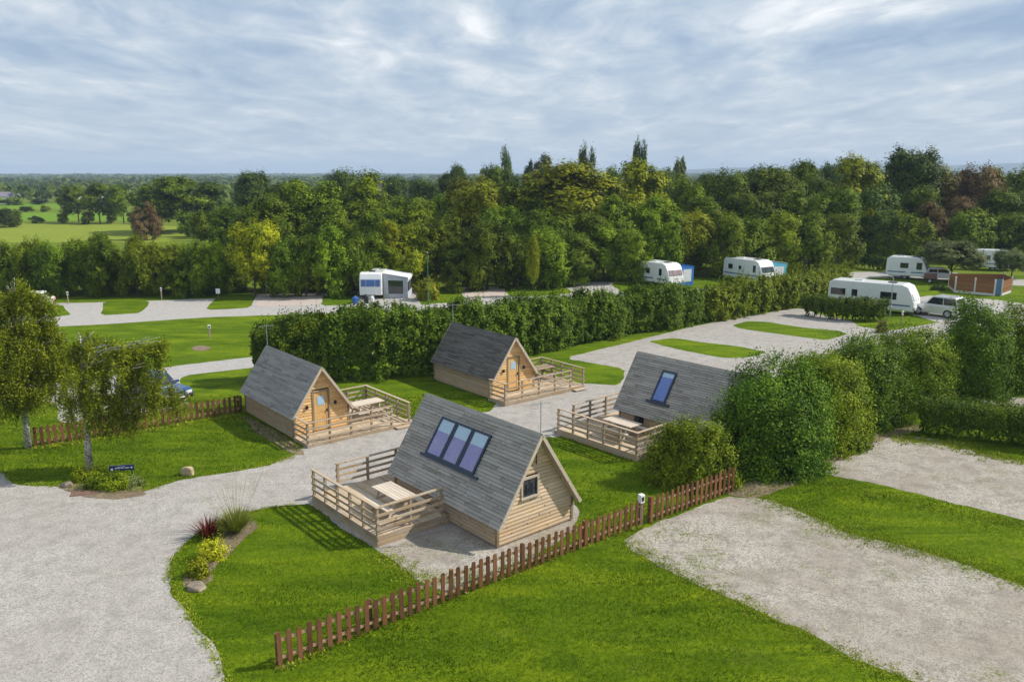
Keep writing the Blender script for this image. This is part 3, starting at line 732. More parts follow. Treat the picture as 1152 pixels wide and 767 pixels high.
# ------------------------------------------------------------------ hedges
def hedge(name, path, width, height, n, leaf, mat, label, seed, bulge=.25, shoots=.05, clump=.22, top=1., sh_len=.6, accent=None, flat=False):
    rng = np.random.default_rng(seed); pts = np.array([(p[0], p[1]) for p in path], float); hs = np.interp
    seg = np.linalg.norm(np.diff(pts, axis=0), axis=1); cum = np.concatenate([[0], np.cumsum(seg)]); Ltot = cum[-1]
    def along(s): return np.stack([np.interp(s, cum, pts[:, 0]), np.interp(s, cum, pts[:, 1])], 1)
    def frame(s):
        a = along(np.clip(s - .3, 0, Ltot)); b = along(np.clip(s + .3, 0, Ltot)); t = unit(b - a); return t, np.stack([t[:, 1], -t[:, 0]], 1)
    hh = np.array(height if hasattr(height, '__len__') else [height] * len(pts), float)
    w1 = Wob(seed, 2, (.9, 2.2, 5)); w2 = Wob(seed + 1, 1, (.5, 1.4, 3.5))
    def surf(s, u):
        """u in 0..1: front foot -> top -> back foot; returns pos, normal"""
        H = np.interp(s, cum, hh) * (1 + (0 if flat else .10) * w2(s[:, None]) * 1.2); per = 2 * H + width; q = u * per
        c = along(s); t, nn = frame(s); ex = 5.
        # super-ellipse cross-section
        th = math.pi * u; cx = np.sign(np.cos(th)) * np.abs(np.cos(th)) ** (2 / ex); cz = np.abs(np.sin(th)) ** (2 / (ex if flat else 3.2))
        b = 1 + bulge * w1(np.stack([s * 1.5, u * per * .35], 1)) * 1.8
        off = cx * width / 2 * b; z = cz * H * (1 + (b - 1) * .25)
        endt = np.minimum(s, Ltot - s); tp = np.clip(endt / (width * .5), 0, 1) ** .5 * .35 + .65
        off = off * tp; z = z * (tp * .3 + .7 if not flat else 1)
        pos = np.stack([c[:, 0] + nn[:, 0] * off, c[:, 1] + nn[:, 1] * off, z], 1)
        nv = unit(np.stack([nn[:, 0] * cx, nn[:, 1] * cx, cz ** 3 * .9 + .05], 1)); return pos, nv
    ncl = max(60, n // 42); s = rng.uniform(0, Ltot, ncl); u = rng.beta(1.0, 1.25, ncl)
    P, Nv = surf(s, u); P = P - Nv * (rng.uniform(-.10, .42 if not flat else .12, (ncl, 1)))
    idx = rng.integers(0, ncl, n); Q = P[idx] + rng.normal(size=(n, 3)) * clump * np.array([.8, .8, 1.]) * .62 - Nv[idx] * np.abs(rng.normal(size=(n, 1))) * .10
    NN = unit(Nv[idx] + np.array([0, 0, .3]) + rng.normal(size=(n, 3)) * .42); S = leaf * rng.uniform(.6, 1.35, n)
    # back fill that stops light
    m = n // 5; s = rng.uniform(0, Ltot, m); u = rng.random(m); Pi, Ni = surf(s, u); Pi = Pi - Ni * (.48 + .1 * rng.random((m, 1)))
    Q = np.concatenate([Q, Pi]); NN = np.concatenate([NN, unit(Ni + rng.normal(size=(m, 3)) * .4)]); S = np.concatenate([S, np.full(m, leaf * 2.4)])
    # upright shoots on the top
    k = int(Ltot / shoots) if shoots else 0
    if k:
        s = rng.uniform(0, Ltot, k); u = rng.uniform(.3, .7, k); Pt, Nt = surf(s, u); L_ = rng.uniform(.1, 1, k) ** 2 * sh_len * 1.5
        for j in range(9):
            Q = np.concatenate([Q, Pt + np.array([0, 0, 1]) * (L_ * j / 8)[:, None] + rng.normal(size=(k, 3)) * .035])
            NN = np.concatenate([NN, unit(rng.normal(size=(k, 3)) + np.array([0, 0, .4]))]); S = np.concatenate([S, leaf * .8 * rng.uniform(.6, 1.2, k)])
    Q[:, 2] = np.maximum(Q[:, 2], .03); cen = pts.mean(0)
    r = empty(name, (cen[0], cen[1], 0), 0, label, 'hedge' if 'hedge' in name else 'bush')
    Q[:, 0] -= cen[0]; Q[:, 1] -= cen[1]
    link('foliage', leaf_mesh('foliage', Q, NN, S, rng, .62), FOL[mat], r)
    st = MB()
    for i in range(int(Ltot / .7)):
        c = along(np.array([i * .7 + .3]))[0]; x, y = c[0] - cen[0] + random.uniform(-.2, .2), c[1] - cen[1] + random.uniform(-.2, .2)
        st.tube([(x, y, 0), (x + random.uniform(-.3, .3), y + random.uniform(-.3, .3), hh.mean() * .8)], [.05, .015], 5)
    st.build('stems', M['twig'], r)
    return r
def PW(*pp, back=0): return [(at(*p).x, at(*p).y + back) for p in pp]
hedge('tall_hedge', [(-15.2, 46.0), (-13.4, 46.4), (-11.2, 46.6)], 2.6, [3.3, 3.8, 3.7], 22000, .14, 'hedge', 'dark shrubby hedge end behind the roof of the cabin nearest the car', 11, bulge=.35)
hedge('tall_hedge', [(-11.6, 46.8), (-8, 47.4), (-4.6, 49.0), (-1.0, 52.2), (3.0, 56.2), (8.5, 60.8), (15.3, 65.4)], 2.8, [3.9, 4.1, 4.1, 3.6, 3.35, 3.1, 3.0], 100000, .165, 'hedge', 'long tall green hedge running behind the two rear cabins', 12)
hedge('tall_hedge', [(15.8, 65.8), (20.5, 69.6), (26.0, 74.0), (30.5, 79.0), (35.5, 86.0)], 2.8, [3.0, 2.9, 2.75, 2.6, 2.5], 40000, .18, 'hedgeY', 'yellower continuation of the tall hedge towards the white caravans', 13)
hedge('clipped_hedge', [at(903, 354)[:2], at(950, 360)[:2], at(996, 361)[:2]], 1.5, 1.75, 11000, .15, 'hedge', 'low clipped hedge in front of the long white caravan', 14, bulge=.08, shoots=0, flat=True)
hedge('clipped_hedge', [(at(1040, 490).x, at(1040, 490).y + .6), (at(1085, 495).x, at(1085, 495).y + .6), (at(1160, 505).x, at(1160, 505).y + .6), (at(1240, 515).x, at(1240, 515).y + .6)], 1.3, 1.62, 34000, .085, 'hedge', 'low clipped hedge at the right edge behind the gravel pitch', 15, bulge=.08, shoots=0, flat=True)
hedge('clipped_hedge', [(at(975, 305).x, 108), (at(1003, 305).x, 100), (at(1020, 312).x, 95)], 1.3, 1.8, 5000, .2, 'dark', 'dark clipped hedge beside the caravan near the fence panels', 16, bulge=.06, shoots=0, flat=True)

def bush(name, x, y, rx, ry, h, n, leaf, mat, label, seed, rz=0, lob=.28, group=None, cat='bush', shoots=120, sh_len=.5, power=2.6):
    rng = np.random.default_rng(seed); w = Wob(seed, 3, (1.6, 3.2, 6)); ncl = max(50, n // 48)
    def surf(k):
        d = sphere_dirs(rng, k, -.15); d[:, 2] = np.maximum(d[:, 2], 0.0); zz = np.abs(d[:, 2]); rad = (1 - np.clip(zz, 0, .999) ** power) ** (1 / power)
        hd = unit(d[:, :2]); b = 1 + lob * w(d * np.array([2.4, 2.4, .9])) * 1.6
        pos = np.stack([hd[:, 0] * rad * rx * b, hd[:, 1] * rad * ry * b, zz * h * (1 + (b - 1) * .5)], 1)
        nv = unit(np.stack([hd[:, 0] * rad / rx, hd[:, 1] * rad / ry, zz ** 1.5 / h * 1.4 + .02], 1)); return pos, nv
    P, Nv = surf(ncl); idx = rng.integers(0, ncl, n); cl = .040 * (rx + ry + h) / 3 + .03; P = P - Nv * rng.uniform(-.12, .55, (ncl, 1)) * (h / 4)
    Q = P[idx] + rng.normal(size=(n, 3)) * cl - Nv[idx] * np.abs(rng.normal(size=(n, 1))) * cl
    NN = unit(Nv[idx] + np.array([0, 0, .25]) + rng.normal(size=(n, 3)) * .42); S = leaf * rng.uniform(.6, 1.35, n)
    m = n // 9; Pi, Ni = surf(m); Pi = Pi * .72; Q = np.concatenate([Q, Pi]); NN = np.concatenate([NN, Ni]); S = np.concatenate([S, np.full(m, leaf * 2.6)])
    if shoots:
        Pt, Nt = surf(shoots); L_ = rng.uniform(.15, 1, shoots) ** 1.5 * sh_len * 1.5
        dr = unit(Nt * .5 + np.array([0, 0, .8]) + rng.normal(size=(shoots, 3)) * .2)
        for j in range(9):
            Q = np.concatenate([Q, Pt + dr * (L_ * j / 8)[:, None] + rng.normal(size=(shoots, 3)) * .025])
            NN = np.concatenate([NN, unit(rng.normal(size=(shoots, 3)))]); S = np.concatenate([S, leaf * .8 * rng.uniform(.6, 1.2, shoots)])
    Q[:, 2] = np.maximum(Q[:, 2], .03)
    r = empty(name, (x, y, 0), rz, label, cat, group)
    link('foliage', leaf_mesh('foliage', Q, NN, S, rng, .62), FOL[mat], r)
    st = MB()
    for i in range(6):
        a = i * 1.05; st.tube([(.1 * math.cos(a), .1 * math.sin(a), 0), (rx * .5 * math.cos(a), ry * .5 * math.sin(a), h * .75)], [.06, .015], 5)
    st.build('stems', M['twig'], r); return r
bush('arching_bush', 7.1, 30.3, 1.7, 1.3, 2.45, 24000, .098, 'hedgeY', 'rounded yellowish bush beside the single skylight cabin deck and fence', 21, lob=.2, sh_len=.5, shoots=260)
bush('large_bush', 11.1, 32.6, 2.75, 2.2, 4.45, 56000, .112, 'hedge', 'huge glossy leaved bush beside the end of the picket fence, tallest of the row', 22, rz=.5, lob=.16, shoots=300, sh_len=.55)
bush('large_bush', 14.3, 35.3, 2.1, 2.0, 4.0, 42000, .112, 'hedgeY', 'large bush next to the right of the huge glossy one', 26, rz=.5, lob=.18, shoots=300, sh_len=.6)
bush('large_bush', 17.5, 38.5, 2.2, 2.0, 4.1, 38000, .112, 'hedge', 'bushy shrub with feathery shoots above the left end of the low clipped hedge', 23, lob=.2, shoots=420, sh_len=.85)
bush('large_bush', 21.2, 42.0, 2.3, 2.0, 4.0, 36000, .112, 'mid', 'yellow green bush behind the low clipped hedge, second from the right edge', 24, lob=.2, shoots=360, sh_len=.7)
bush('large_bush', 26.4, 44.2, 2.4, 2.2, 4.8, 38000, .12, 'hedge', 'tall dark bush on the right behind the low clipped hedge', 25, lob=.2, shoots=360, sh_len=.7)
bush('large_bush', 31.0, 45.4, 2.7, 2.2, 5.0, 38000, .12, 'hedgeY', 'yellowish bush at the right edge of the photo above the low hedge', 27, lob=.2, shoots=360, sh_len=.7)
# small planting round the sign and the front lawn corner
v = at(125, 548); bush('low_shrub', v.x, v.y, .95, .5, .55, 3600, .07, 'mid', 'low leafy shrub below the navy sign', 31, shoots=40, sh_len=.2)
v = at(148, 546); bush('low_shrub', v.x, v.y, .45, .38, .42, 1500, .06, 'grey', 'grey green shrublet right of the navy sign', 32, shoots=20, sh_len=.15)
v = at(98, 540); bush('low_shrub', v.x, v.y, .5, .4, .5, 1500, .06, 'lime', 'yellowing undergrowth around the foot of the nearer birch', 33, shoots=60, sh_len=.4)
v = at(238, 628); bush('low_shrub', v.x, v.y, .42, .36, .62, 2200, .05, 'yellow', 'yellow green shrub between the red spiky plant and the rock', 34, shoots=60, sh_len=.25)
v = at(224, 647); bush('low_shrub', v.x, v.y, .32, .28, .5, 700, .09, 'lime', 'small bright leafy plant just above the garden rock', 35, shoots=14, sh_len=.25)
v = at(992, 374); bush('low_shrub', v.x, v.y, .4, .4, .9, 700, .12, 'copper', 'small dark reddish shrub at the roadside near the leaning lamp post', 36, shoots=20)
v = at(481, 337); bush('round_bush', v.x, v.y, 1.35, 1.3, 2.2, 5000, .16, 'lime', 'round golden green bush right of the caravan with grey awning', 37, shoots=60)
v = at(1000, 303); bush('round_bush', v.x, v.y, .9, .9, 1.7, 900, .2, 'lime', 'small bright green bush left of the caravan near the fence panels', 38, shoots=10)
v = at(1054, 326); bush('low_shrub', v.x, v.y, .7, .6, .6, 600, .15, 'dark', 'small dark mound of a shrub on grass left of the orange fence panels', 39, shoots=8)

def blades_plant(name, loc, n, L, w, mat, label, seed, spread=.9, curve=.5, plumes=0):
    rr = random.Random(seed); r = empty(name, loc, 0, label, 'plant'); m = MB()
    for i in range(n):
        a = rr.uniform(0, 6.28); s = rr.uniform(.1, 1) ** .7 * spread; l = L * rr.uniform(.6, 1.1)
        d = Vector((math.cos(a), math.sin(a), 0)); side = Vector((-d.y, d.x, 0)) * w / 2; k = len(m.v); b0 = d * rr.uniform(0, .12)
        for j in range(4):
            t = j / 3; p = b0 + d * (l * s * t) + Vector((0, 0, l * (math.sqrt(max(.05, 1 - (s * .8) ** 2)) * t - curve * s * t * t * .6)))
            ww = (1 - t) ** .6 if j else .8
            m.v += [tuple(p - side * ww), tuple(p + side * ww)]
        for j in range(3): m.f.append((k + 2 * j, k + 2 * j + 1, k + 2 * j + 3, k + 2 * j + 2))
    link('leaves', m_to(m), FOL[mat], r)
    if plumes:
        m = MB()
        for i in range(plumes):
            a = rr.uniform(0, 6.28); s = rr.uniform(.1, .75); l = L * rr.uniform(1.5, 2.1); d = Vector((math.cos(a) * s, math.sin(a) * s, 1)).normalized()
            m.tube([d * .1, d * l * .6, d * l * .85 + Vector((0, 0, -.02)), d * l], [.003, .003, .007, .002], 4, cap=False)
        m.build('seed_stems', M['plume'], r)
    return r
def m_to(m):
    me = bpy.data.meshes.new('leaves'); me.from_pydata(m.v, [], m.f); return me
v = at(235, 604); blades_plant('cordyline', v, 150, .85, .05, 'red', 'spiky dark red plant on the corner of the front lawn', 1, spread=.95, curve=.25)
v = at(266, 598); blades_plant('ornamental_grass', v, 900, 1.1, .02, 'pampas', 'tall green ornamental grass with pale seed stems beside the red spiky plant', 2, spread=.85, curve=.7, plumes=34)

def rock(loc, s, label, seed, mat='stone', cat='rock'):
    bm = bmesh.new(); bmesh.ops.create_icosphere(bm, subdivisions=3, radius=1); rr = Wob(seed, 3, (1.2, 2.6, 6)); rn = random.Random(seed)
    planes = [(Vector((rn.gauss(0, 1), rn.gauss(0, 1), rn.gauss(0, .7))).normalized(), rn.uniform(.55, .85)) for _ in range(9)]
    for v in bm.verts:
        p = v.co.copy()
        for n_, d in planes:
            e = p.dot(n_) - d
            if e > 0: p -= n_ * e
        p *= 1 + .08 * float(rr(np.array(p))); v.co = Vector((p.x * s[0], p.y * s[1], max(p.z, -.4) * s[2] + s[2] * .35))
    me = bpy.data.meshes.new('rock'); bm.to_mesh(me); bm.free(); o = link('rock', me, M[mat]); o.location = loc
    return tag(o, label, cat)
rock(at(211, 534), (.29, .23, .29), 'yellowish boulder on the grass near the gravel bend', 3)
rock(at(222, 662), (.36, .26, .17), 'flat grey brown rock at the tip of the front planting bed', 5, 'stonegrey')
rock(at(76, 547), (.30, .2, .16), 'grey stone at the foot of the birch beside the track', 7, 'stonegrey')
# iron cover
c = empty('access_cover', at(95, 555) + Vector((0, 0, .02)), R(18), 'rusty brown rectangular cover set in the gravel beside the birch', 'cover')
MB().box((0, 0, .0), (.95, .42, .03)).build('plate', M['rust'], c, bevel=.01)
m = MB()
for q in (-.3, 0, .3): m.box((q, 0, .018), (.02, .38, .012))
m.build('ribs', M['rust'], c)

# navy sign
A, B = at(125, 543), at(152, 541)
s = empty('sign_board', (A + B) / 2, math.atan2((B - A).y, (B - A).x), 'navy blue sign board with small white lettering on two posts', 'sign')
MB().box((0, 0, .60), (.92, .04, .22)).build('board', M['signblue'], s, bevel=.004)
for q in (-.36, .36): MB().tube([(q, .03, 0), (q, .03, .62)], .022, 6).build('post', M['black'], s)
def text_mesh(name, body, size, mat, parent, loc, rot):
    cu = bpy.data.curves.new(name, 'FONT'); cu.body = body; cu.size = size; cu.extrude = .003; cu.align_x = 'CENTER'
    o = bpy.data.objects.new(name, cu); COL.objects.link(o); dg = bpy.context.evaluated_depsgraph_get(); dg.update()
    me = bpy.data.meshes.new_from_object(o.evaluated_get(dg)); bpy.data.objects.remove(o)
    me.materials.clear(); x = link(name, me, mat, parent); x.location = loc; x.rotation_euler = rot; return x
m = MB(); rr = random.Random(2)                       # illegible small lettering: rows of letter-sized strokes
for row, (z, x0, x1, hh) in enumerate(((.655, -.16, .14, .022), (.60, -.24, .30, .045))):
    x = x0
    while x < x1:
        w = rr.uniform(.018, .034) * (1 if row else .7); m.box((x + w / 2, -.023, z), (w, .006, hh * rr.uniform(.7, 1))); x += w + .012 * rr.choice([1, 1, 1, 2.2])
m.build('lettering', M['signwhite'], s)
m = MB().tube([(-.36, -.026, .56), (-.36, -.021, .56)], .05, 14); m.tube([(.37, -.026, .60), (.37, -.021, .60)], .035, 12); m.build('emblem', M['signwhite'], s)

# ------------------------------------------------------------------ posts and lamps
def service_post(px, h, label, w=.16):
    p = empty('service_post', at(*px), .6, label, 'post')
    MB().box((0, 0, h * .4), (w * .6, w * .6, h * .8)).build('post', M['post'], p, bevel=.01)
    MB().box((0, -.02, h * .86), (w, w * .9, h * .27)).build('box', M['white'], p, bevel=.015)
    MB().box((0, -.02 - w * .46, h * .86), (w * .6, .012, h * .14)).build('socket', M['black'], p)
    return p
service_post((720, 590), 1.15, 'white topped service post in the gap between the two picket fences', .19)
service_post((236, 380), 1.0, 'white topped post standing alone in the upper lawn', .2)
service_post((182, 337), 1.2, 'small service post against the back hedge between left pitches')
service_post((300, 331), 1.2, 'small service post against the back hedge beside the pinkish pitch')
service_post((626, 320), 1.2, 'small service post near the slim young tree')
service_post((582, 322), .9, 'short service post left of the slim young tree')
service_post((972, 385), 1.1, 'thin pale post at the corner of the upper grass strip', .12)
service_post((77, 342), 1.2, 'small service post at the first left pitch')
service_post((1014, 366), 1.2, 'slim grey service post below the long caravan', .14)
sg = empty('pitch_sign', at(246, 337), 0, 'small white square sign on a post before the back hedge', 'sign')
MB().tube([(0, 0, 0), (0, 0, .9)], .03, 6).build('post', M['post'], sg); MB().box((0, -.03, .85), (.42, .03, .5)).build('board', M['white'], sg)
def lamp(px, h, label, mat, arm=0, az=0, head='arm'):
    p = empty('lamp_post', at(*px), az, label, 'lamp post')
    MB().tube([(0, 0, 0), (0, 0, .9), (0, 0, .95), (0, 0, h)], [.075, .075, .045, .035], 8).build('pole', M[mat], p)
    if arm:
        m = MB().tube([(0, 0, h - .02), (-arm * .2, 0, h + .12), (-arm * .6, 0, h + .2)], .03, 6); m.build('arm', M[mat], p)
        MB().box((-arm, 0, h + .22), (.6, .22, .12)).build('lamp_head', M['white'], p, bevel=.04)
    else:
        MB().tube([(0, 0, h), (0, 0, h + .12)], [.07, .05], 8).build('lamp_head', M['steel'], p)
    return p
lamp((482, 341), 4.8, 'tall slim lamp post in front of the golden round bush', 'lampgreen')
lamp((1001, 356), 3.35, 'grey street lamp with short arm in front of the long white caravan', 'steel', arm=.75, az=R(-8))
v = at(505, 395); 

# ------------------------------------------------------------------ caravans and vehicles
def wheel(parent, x, y, r=.32, w=.2, hub='steel', name='wheel'):
    wv = MB().tube([(x, y - w / 2, r), (x, y + w / 2, r)], r, 20).build(name, M['rubber'], parent, bevel=.02)
    sgn = 1 if y > 0 else -1
    MB().tube([(x, y + sgn * (w / 2 - .02), r), (x, y + sgn * (w / 2 + .012), r)], r * .62, 14).build('hubcap', M[hub], wv); return wv
def caravan(loc, heading, L, label, win_front='glasspink', body='white', side='white', W=2.2, H=2.6, stripe='decal', sidewins=((.55, .75, .6), (-.3, .35, .4)), skirt=None, trim=None, flatfront=False, motor=False):
    r = empty('touring_caravan' if not motor else 'motorhome', loc, heading, label, 'caravan' if not motor else 'motorhome'); h = L / 2
    if motor: prof = [(h - .1, .4), (h, .95), (h - .75, 1.25), (h - 1.15, 1.9), (h - .3, 2.15), (h - .35, H - .05), (h - .8, H), (-h + .1, H), (-h, H - .1), (-h, .4)]
    elif flatfront: prof = [(h - .05, .4), (h + .0, 1.1), (h - .12, 2.0), (h - .35, H - .12), (h - .7, H), (-h + .25, H), (-h, H - .25), (-h, .4)]
    else: prof = [(h - .2, .4), (h, .75), (h - .02, 1.15), (h - .32, 1.95), (h - .62, H - .18), (h - 1.1, H), (-h + .35, H), (-h + .05, H - .25), (-h, 1.2), (-h + .05, .4)]
    MB().prism(prof, -W / 2, W / 2, 'xz').build('body', M[body], r, bevel=.07)
    for s in (-1, 1):
        y = s * (W / 2 + .004)
        # lower coloured stripe
        if stripe: MB().box((-.05, y, .86), (L - .5, .016, .13)).build('stripe', M[stripe], r)
        for (xc, wx, hz) in sidewins:
            w_ = MB().box((xc * h, y, 1.62), (wx, .04, hz)).build('side_window', M['glass'], r, bevel=.015)
        MB().box((-.05, y, .36), (1.1, .03, .12)).build('wheel_arch', M['black'], r)
    dsy = -(W / 2 + .006)
    MB().box((.12 * h, dsy, 1.32), (.62, .03, 1.72)).build('door', M[body], r, bevel=.01)
    # front windows lie on the sloping nose
    if not motor:
        a0, a1 = (prof[1], prof[2]) if flatfront else (prof[2], prof[3])
        x0, z0 = a0; x1, z1 = a1; z0 += .1; mid = Vector(((x0 + x1) / 2 + .02, 0, (z0 + z1) / 2)); dv = Vector((x1 - x0, 0, z1 - z0)); Ls = dv.length; dv.normalize(); nv = Vector((dv.z, 0, -dv.x))
        Mt = Matrix((nv, Vector((0, 1, 0)), dv)).transposed()
        for yy, ww in ((-.70, .48), (0, .82), (.70, .48)):
            MB().box(mid + Vector((0, yy, 0)), (.05, ww, Ls * .82), M=Mt).build('front_window', M[win_front], r, bevel=.02)
        m = MB(); m.beam((h - .3, -.5, .42), (h + 1.1, 0, .42), .06, .08); m.beam((h - .3, .5, .42), (h + 1.1, 0, .42), .06, .08); m.tube([(h + 1.0, 0, .0), (h + 1.0, 0, .5)], .04, 8); m.build('hitch', M['steel'], r)
        MB().box((h - .02, 0, .62), (.12, W * .7, .3)).build('gas_locker', M[body], r, bevel=.04)
        wheel(r, -.1, -(W / 2 - .14)); wheel(r, -.1, W / 2 - .14)
    else:
        MB().prism([(h - .72, 1.24), (h - 1.12, 1.87), (h - 1.16, 1.87), (h - .78, 1.24)], -W / 2 + .2, W / 2 - .2, 'xz').build('windscreen', M['glass'], r)
        for s in (-1, 1):
            wheel(r, h - .9, s * (W / 2 - .12)); wheel(r, -h + 1.3, s * (W / 2 - .12))
            MB().box((h - .03, s * .75, .82), (.06, .3, .18)).build('headlight', M['lightlens'], r)
        MB().box((h - .02, 0, .62), (.06, W * .6, .2)).build('grille', M['black'], r)
    for xx in (.42 * h, -.35 * h): MB().box((xx, 0, H + .035), (.7, .55, .08)).build('roof_hatch', M['black' if xx > 0 else 'greyside'], r, bevel=.02)
    MB().box((-h - .012, 0, 1.7), (.03, 1.2, .5)).build('rear_window', M['glass'], r)
    for s in (-1, 1): MB().box((-h - .015, s * .85, .75), (.04, .14, .3)).build('tail_light', M['redlens'], r)
    if trim:
        MB().prism([(h - .6, .8), (h + .02, .8), (h - .04, 1.2), (h - .38, 2.0), (h - .46, 2.0), (h - .12, 1.2)], W / 2 + .01, W / 2 + .03, 'xz').build('side_trim', M[trim], r)
    return r
def awning(loc, heading, W, Dp, H0, H1, label, roof, front, panel='glass', side=None):
    """local +x = outwards from the caravan, y along it"""
    r = empty('awning', loc, heading, label, 'awning')
    MB().prism([(0, H0), (Dp, H1), (Dp + .05, H1 - .25), (Dp + .02, H1 - .25), (Dp - .02, H1 - .04), (0, H0 - .05)], -W / 2, W / 2, 'xz').build('roof_canvas', M[roof], r)
    for s in (-1, 1):
        MB().prism([(0, .02), (Dp - .04, .02), (Dp - .04, H1 - .08), (0, H0 - .08)], s * (W / 2 - .06), s * (W / 2 - .04), 'xz').build('side_wall', M[side or front], r)
        MB().prism([(Dp * .2, .45), (Dp * .8, .45), (Dp * .8, H1 - .35), (Dp * .2, H1 - .3)], s * (W / 2 - .038), s * (W / 2 - .028), 'xz').build('side_panel', M[panel], r)
    MB().box((Dp - .05, 0, (H1 - .1) / 2), (.02, W - .12, H1 - .12)).build('front_wall', M[front], r)
    for k in range(3): MB().box((Dp - .03, (k - 1) * W / 3, 1.15), (.03, W / 3 * .75, .95)).build('front_panel', M[panel], r)
    return r
def facing(px, D, z=0): return Vector((xat(px, D), D, 0))
# A: caravan seen end-on with grey awning on its right
A = at(417, 337); caravan((A.x, A.y + 2.6, 0), R(-90), 5.0, 'white caravan with blue front windows and a grey awning on its right', win_front='glassblue', flatfront=True)
awning((A.x + 1.15, A.y + 2.6, 0), R(0), 3.6, 2.45, 2.5, 2.1, 'grey canvas awning with open front beside the blue windowed caravan', 'canvaslight', 'canvasgrey')
for (px, mt, lb, hh, rd) in ((412, 'black', 'dark gas bottle in front of the blue windowed caravan', .95, .22), (419, 'white', 'white water carrier in front of the blue windowed caravan', .75, .2), (400, 'blueitem', 'blue grey water barrel left of the blue windowed caravan', .7, .3)):
    p = at(px, 341); o = empty('gas_bottle' if mt == 'black' else 'water_carrier', (p.x, p.y, 0), 0, lb, 'bottle' if mt == 'black' else 'water carrier')
    MB().tube([(0, 0, 0), (0, 0, hh * .75), (0, 0, hh * .88), (0, 0, hh * .9)], [rd, rd, rd * .5, rd * .3], 12).build('tank', M[mt], o)
    MB().tube([(0, 0, hh * .9), (0, 0, hh)], rd * .25, 8).build('valve', M['steel'], o)
# B
B = at(738, 324); rz = R(-58)
caravan((B.x + .9, B.y + 2.4, 0), rz, 5.0, 'small white caravan with pinkish curtained windows, beside a bright blue awning', sidewins=((.45, .45, .75), (-.35, .6, .6)), side='greyside')
fx = Vector((math.cos(rz), math.sin(rz), 0)); lf = Vector((-fx.y, fx.x, 0)); cB = Vector((B.x + .9, B.y + 2.4, 0))
awning(cB + lf * 1.13, rz + R(90), 4.0, 2.0, 2.45, 2.15, 'bright blue awning on the right side of the small white caravan', 'canvasblue', 'canvasblue', 'canvaslight')
# C
C_ = at(842, 319); rz = R(-60); fx = Vector((math.cos(rz), math.sin(rz), 0)); lf = Vector((-fx.y, fx.x, 0)); cC = Vector((C_.x + .6, C_.y + 2.2, 0))
caravan(cC, rz, 6.0, 'white caravan with dark windows and pale teal awning, middle of the far pitches', win_front='glass', sidewins=((.62, .4, .8), (-.1, .4, .4), (-.6, .7, .55)))
awning(cC + lf * 1.13, rz + R(90), 4.6, 2.6, 2.5, 2.1, 'pale awning with teal walls beside the middle far caravan', 'canvaslight', 'canvasteal', 'canvaslight')
# D: long caravan
D0, D1 = at(942, 349), at(1040, 356); rz = math.atan2((D1 - D0).y - 2.0, (D1 - D0).x); mid = (D0 + D1) / 2 + Vector((0, 1.6, 0))
caravan(mid, rz, 7.4, 'long white caravan with red trim parked behind the low clipped hedge', win_front='cream', side='greyside', sidewins=((-.75, 1.3, .6), (-.36, .5, .62), (.42, 1.35, .62)), trim='red', H=2.65)
# E
E0 = at(1027, 315); caravan((E0.x, E0.y + 1.5, 0), R(-35), 4.4, 'white caravan half hidden by the spreading dark tree', sidewins=((.62, .6, .8), (-.1, .9, .6)))
# F
F0 = at(1124, 305); caravan((F0.x, F0.y + 1.5, 0), R(-25), 4.6, 'distant white caravan behind the dark bush near the right edge', sidewins=((-.3, .45, .6), (.15, .45, .6)))

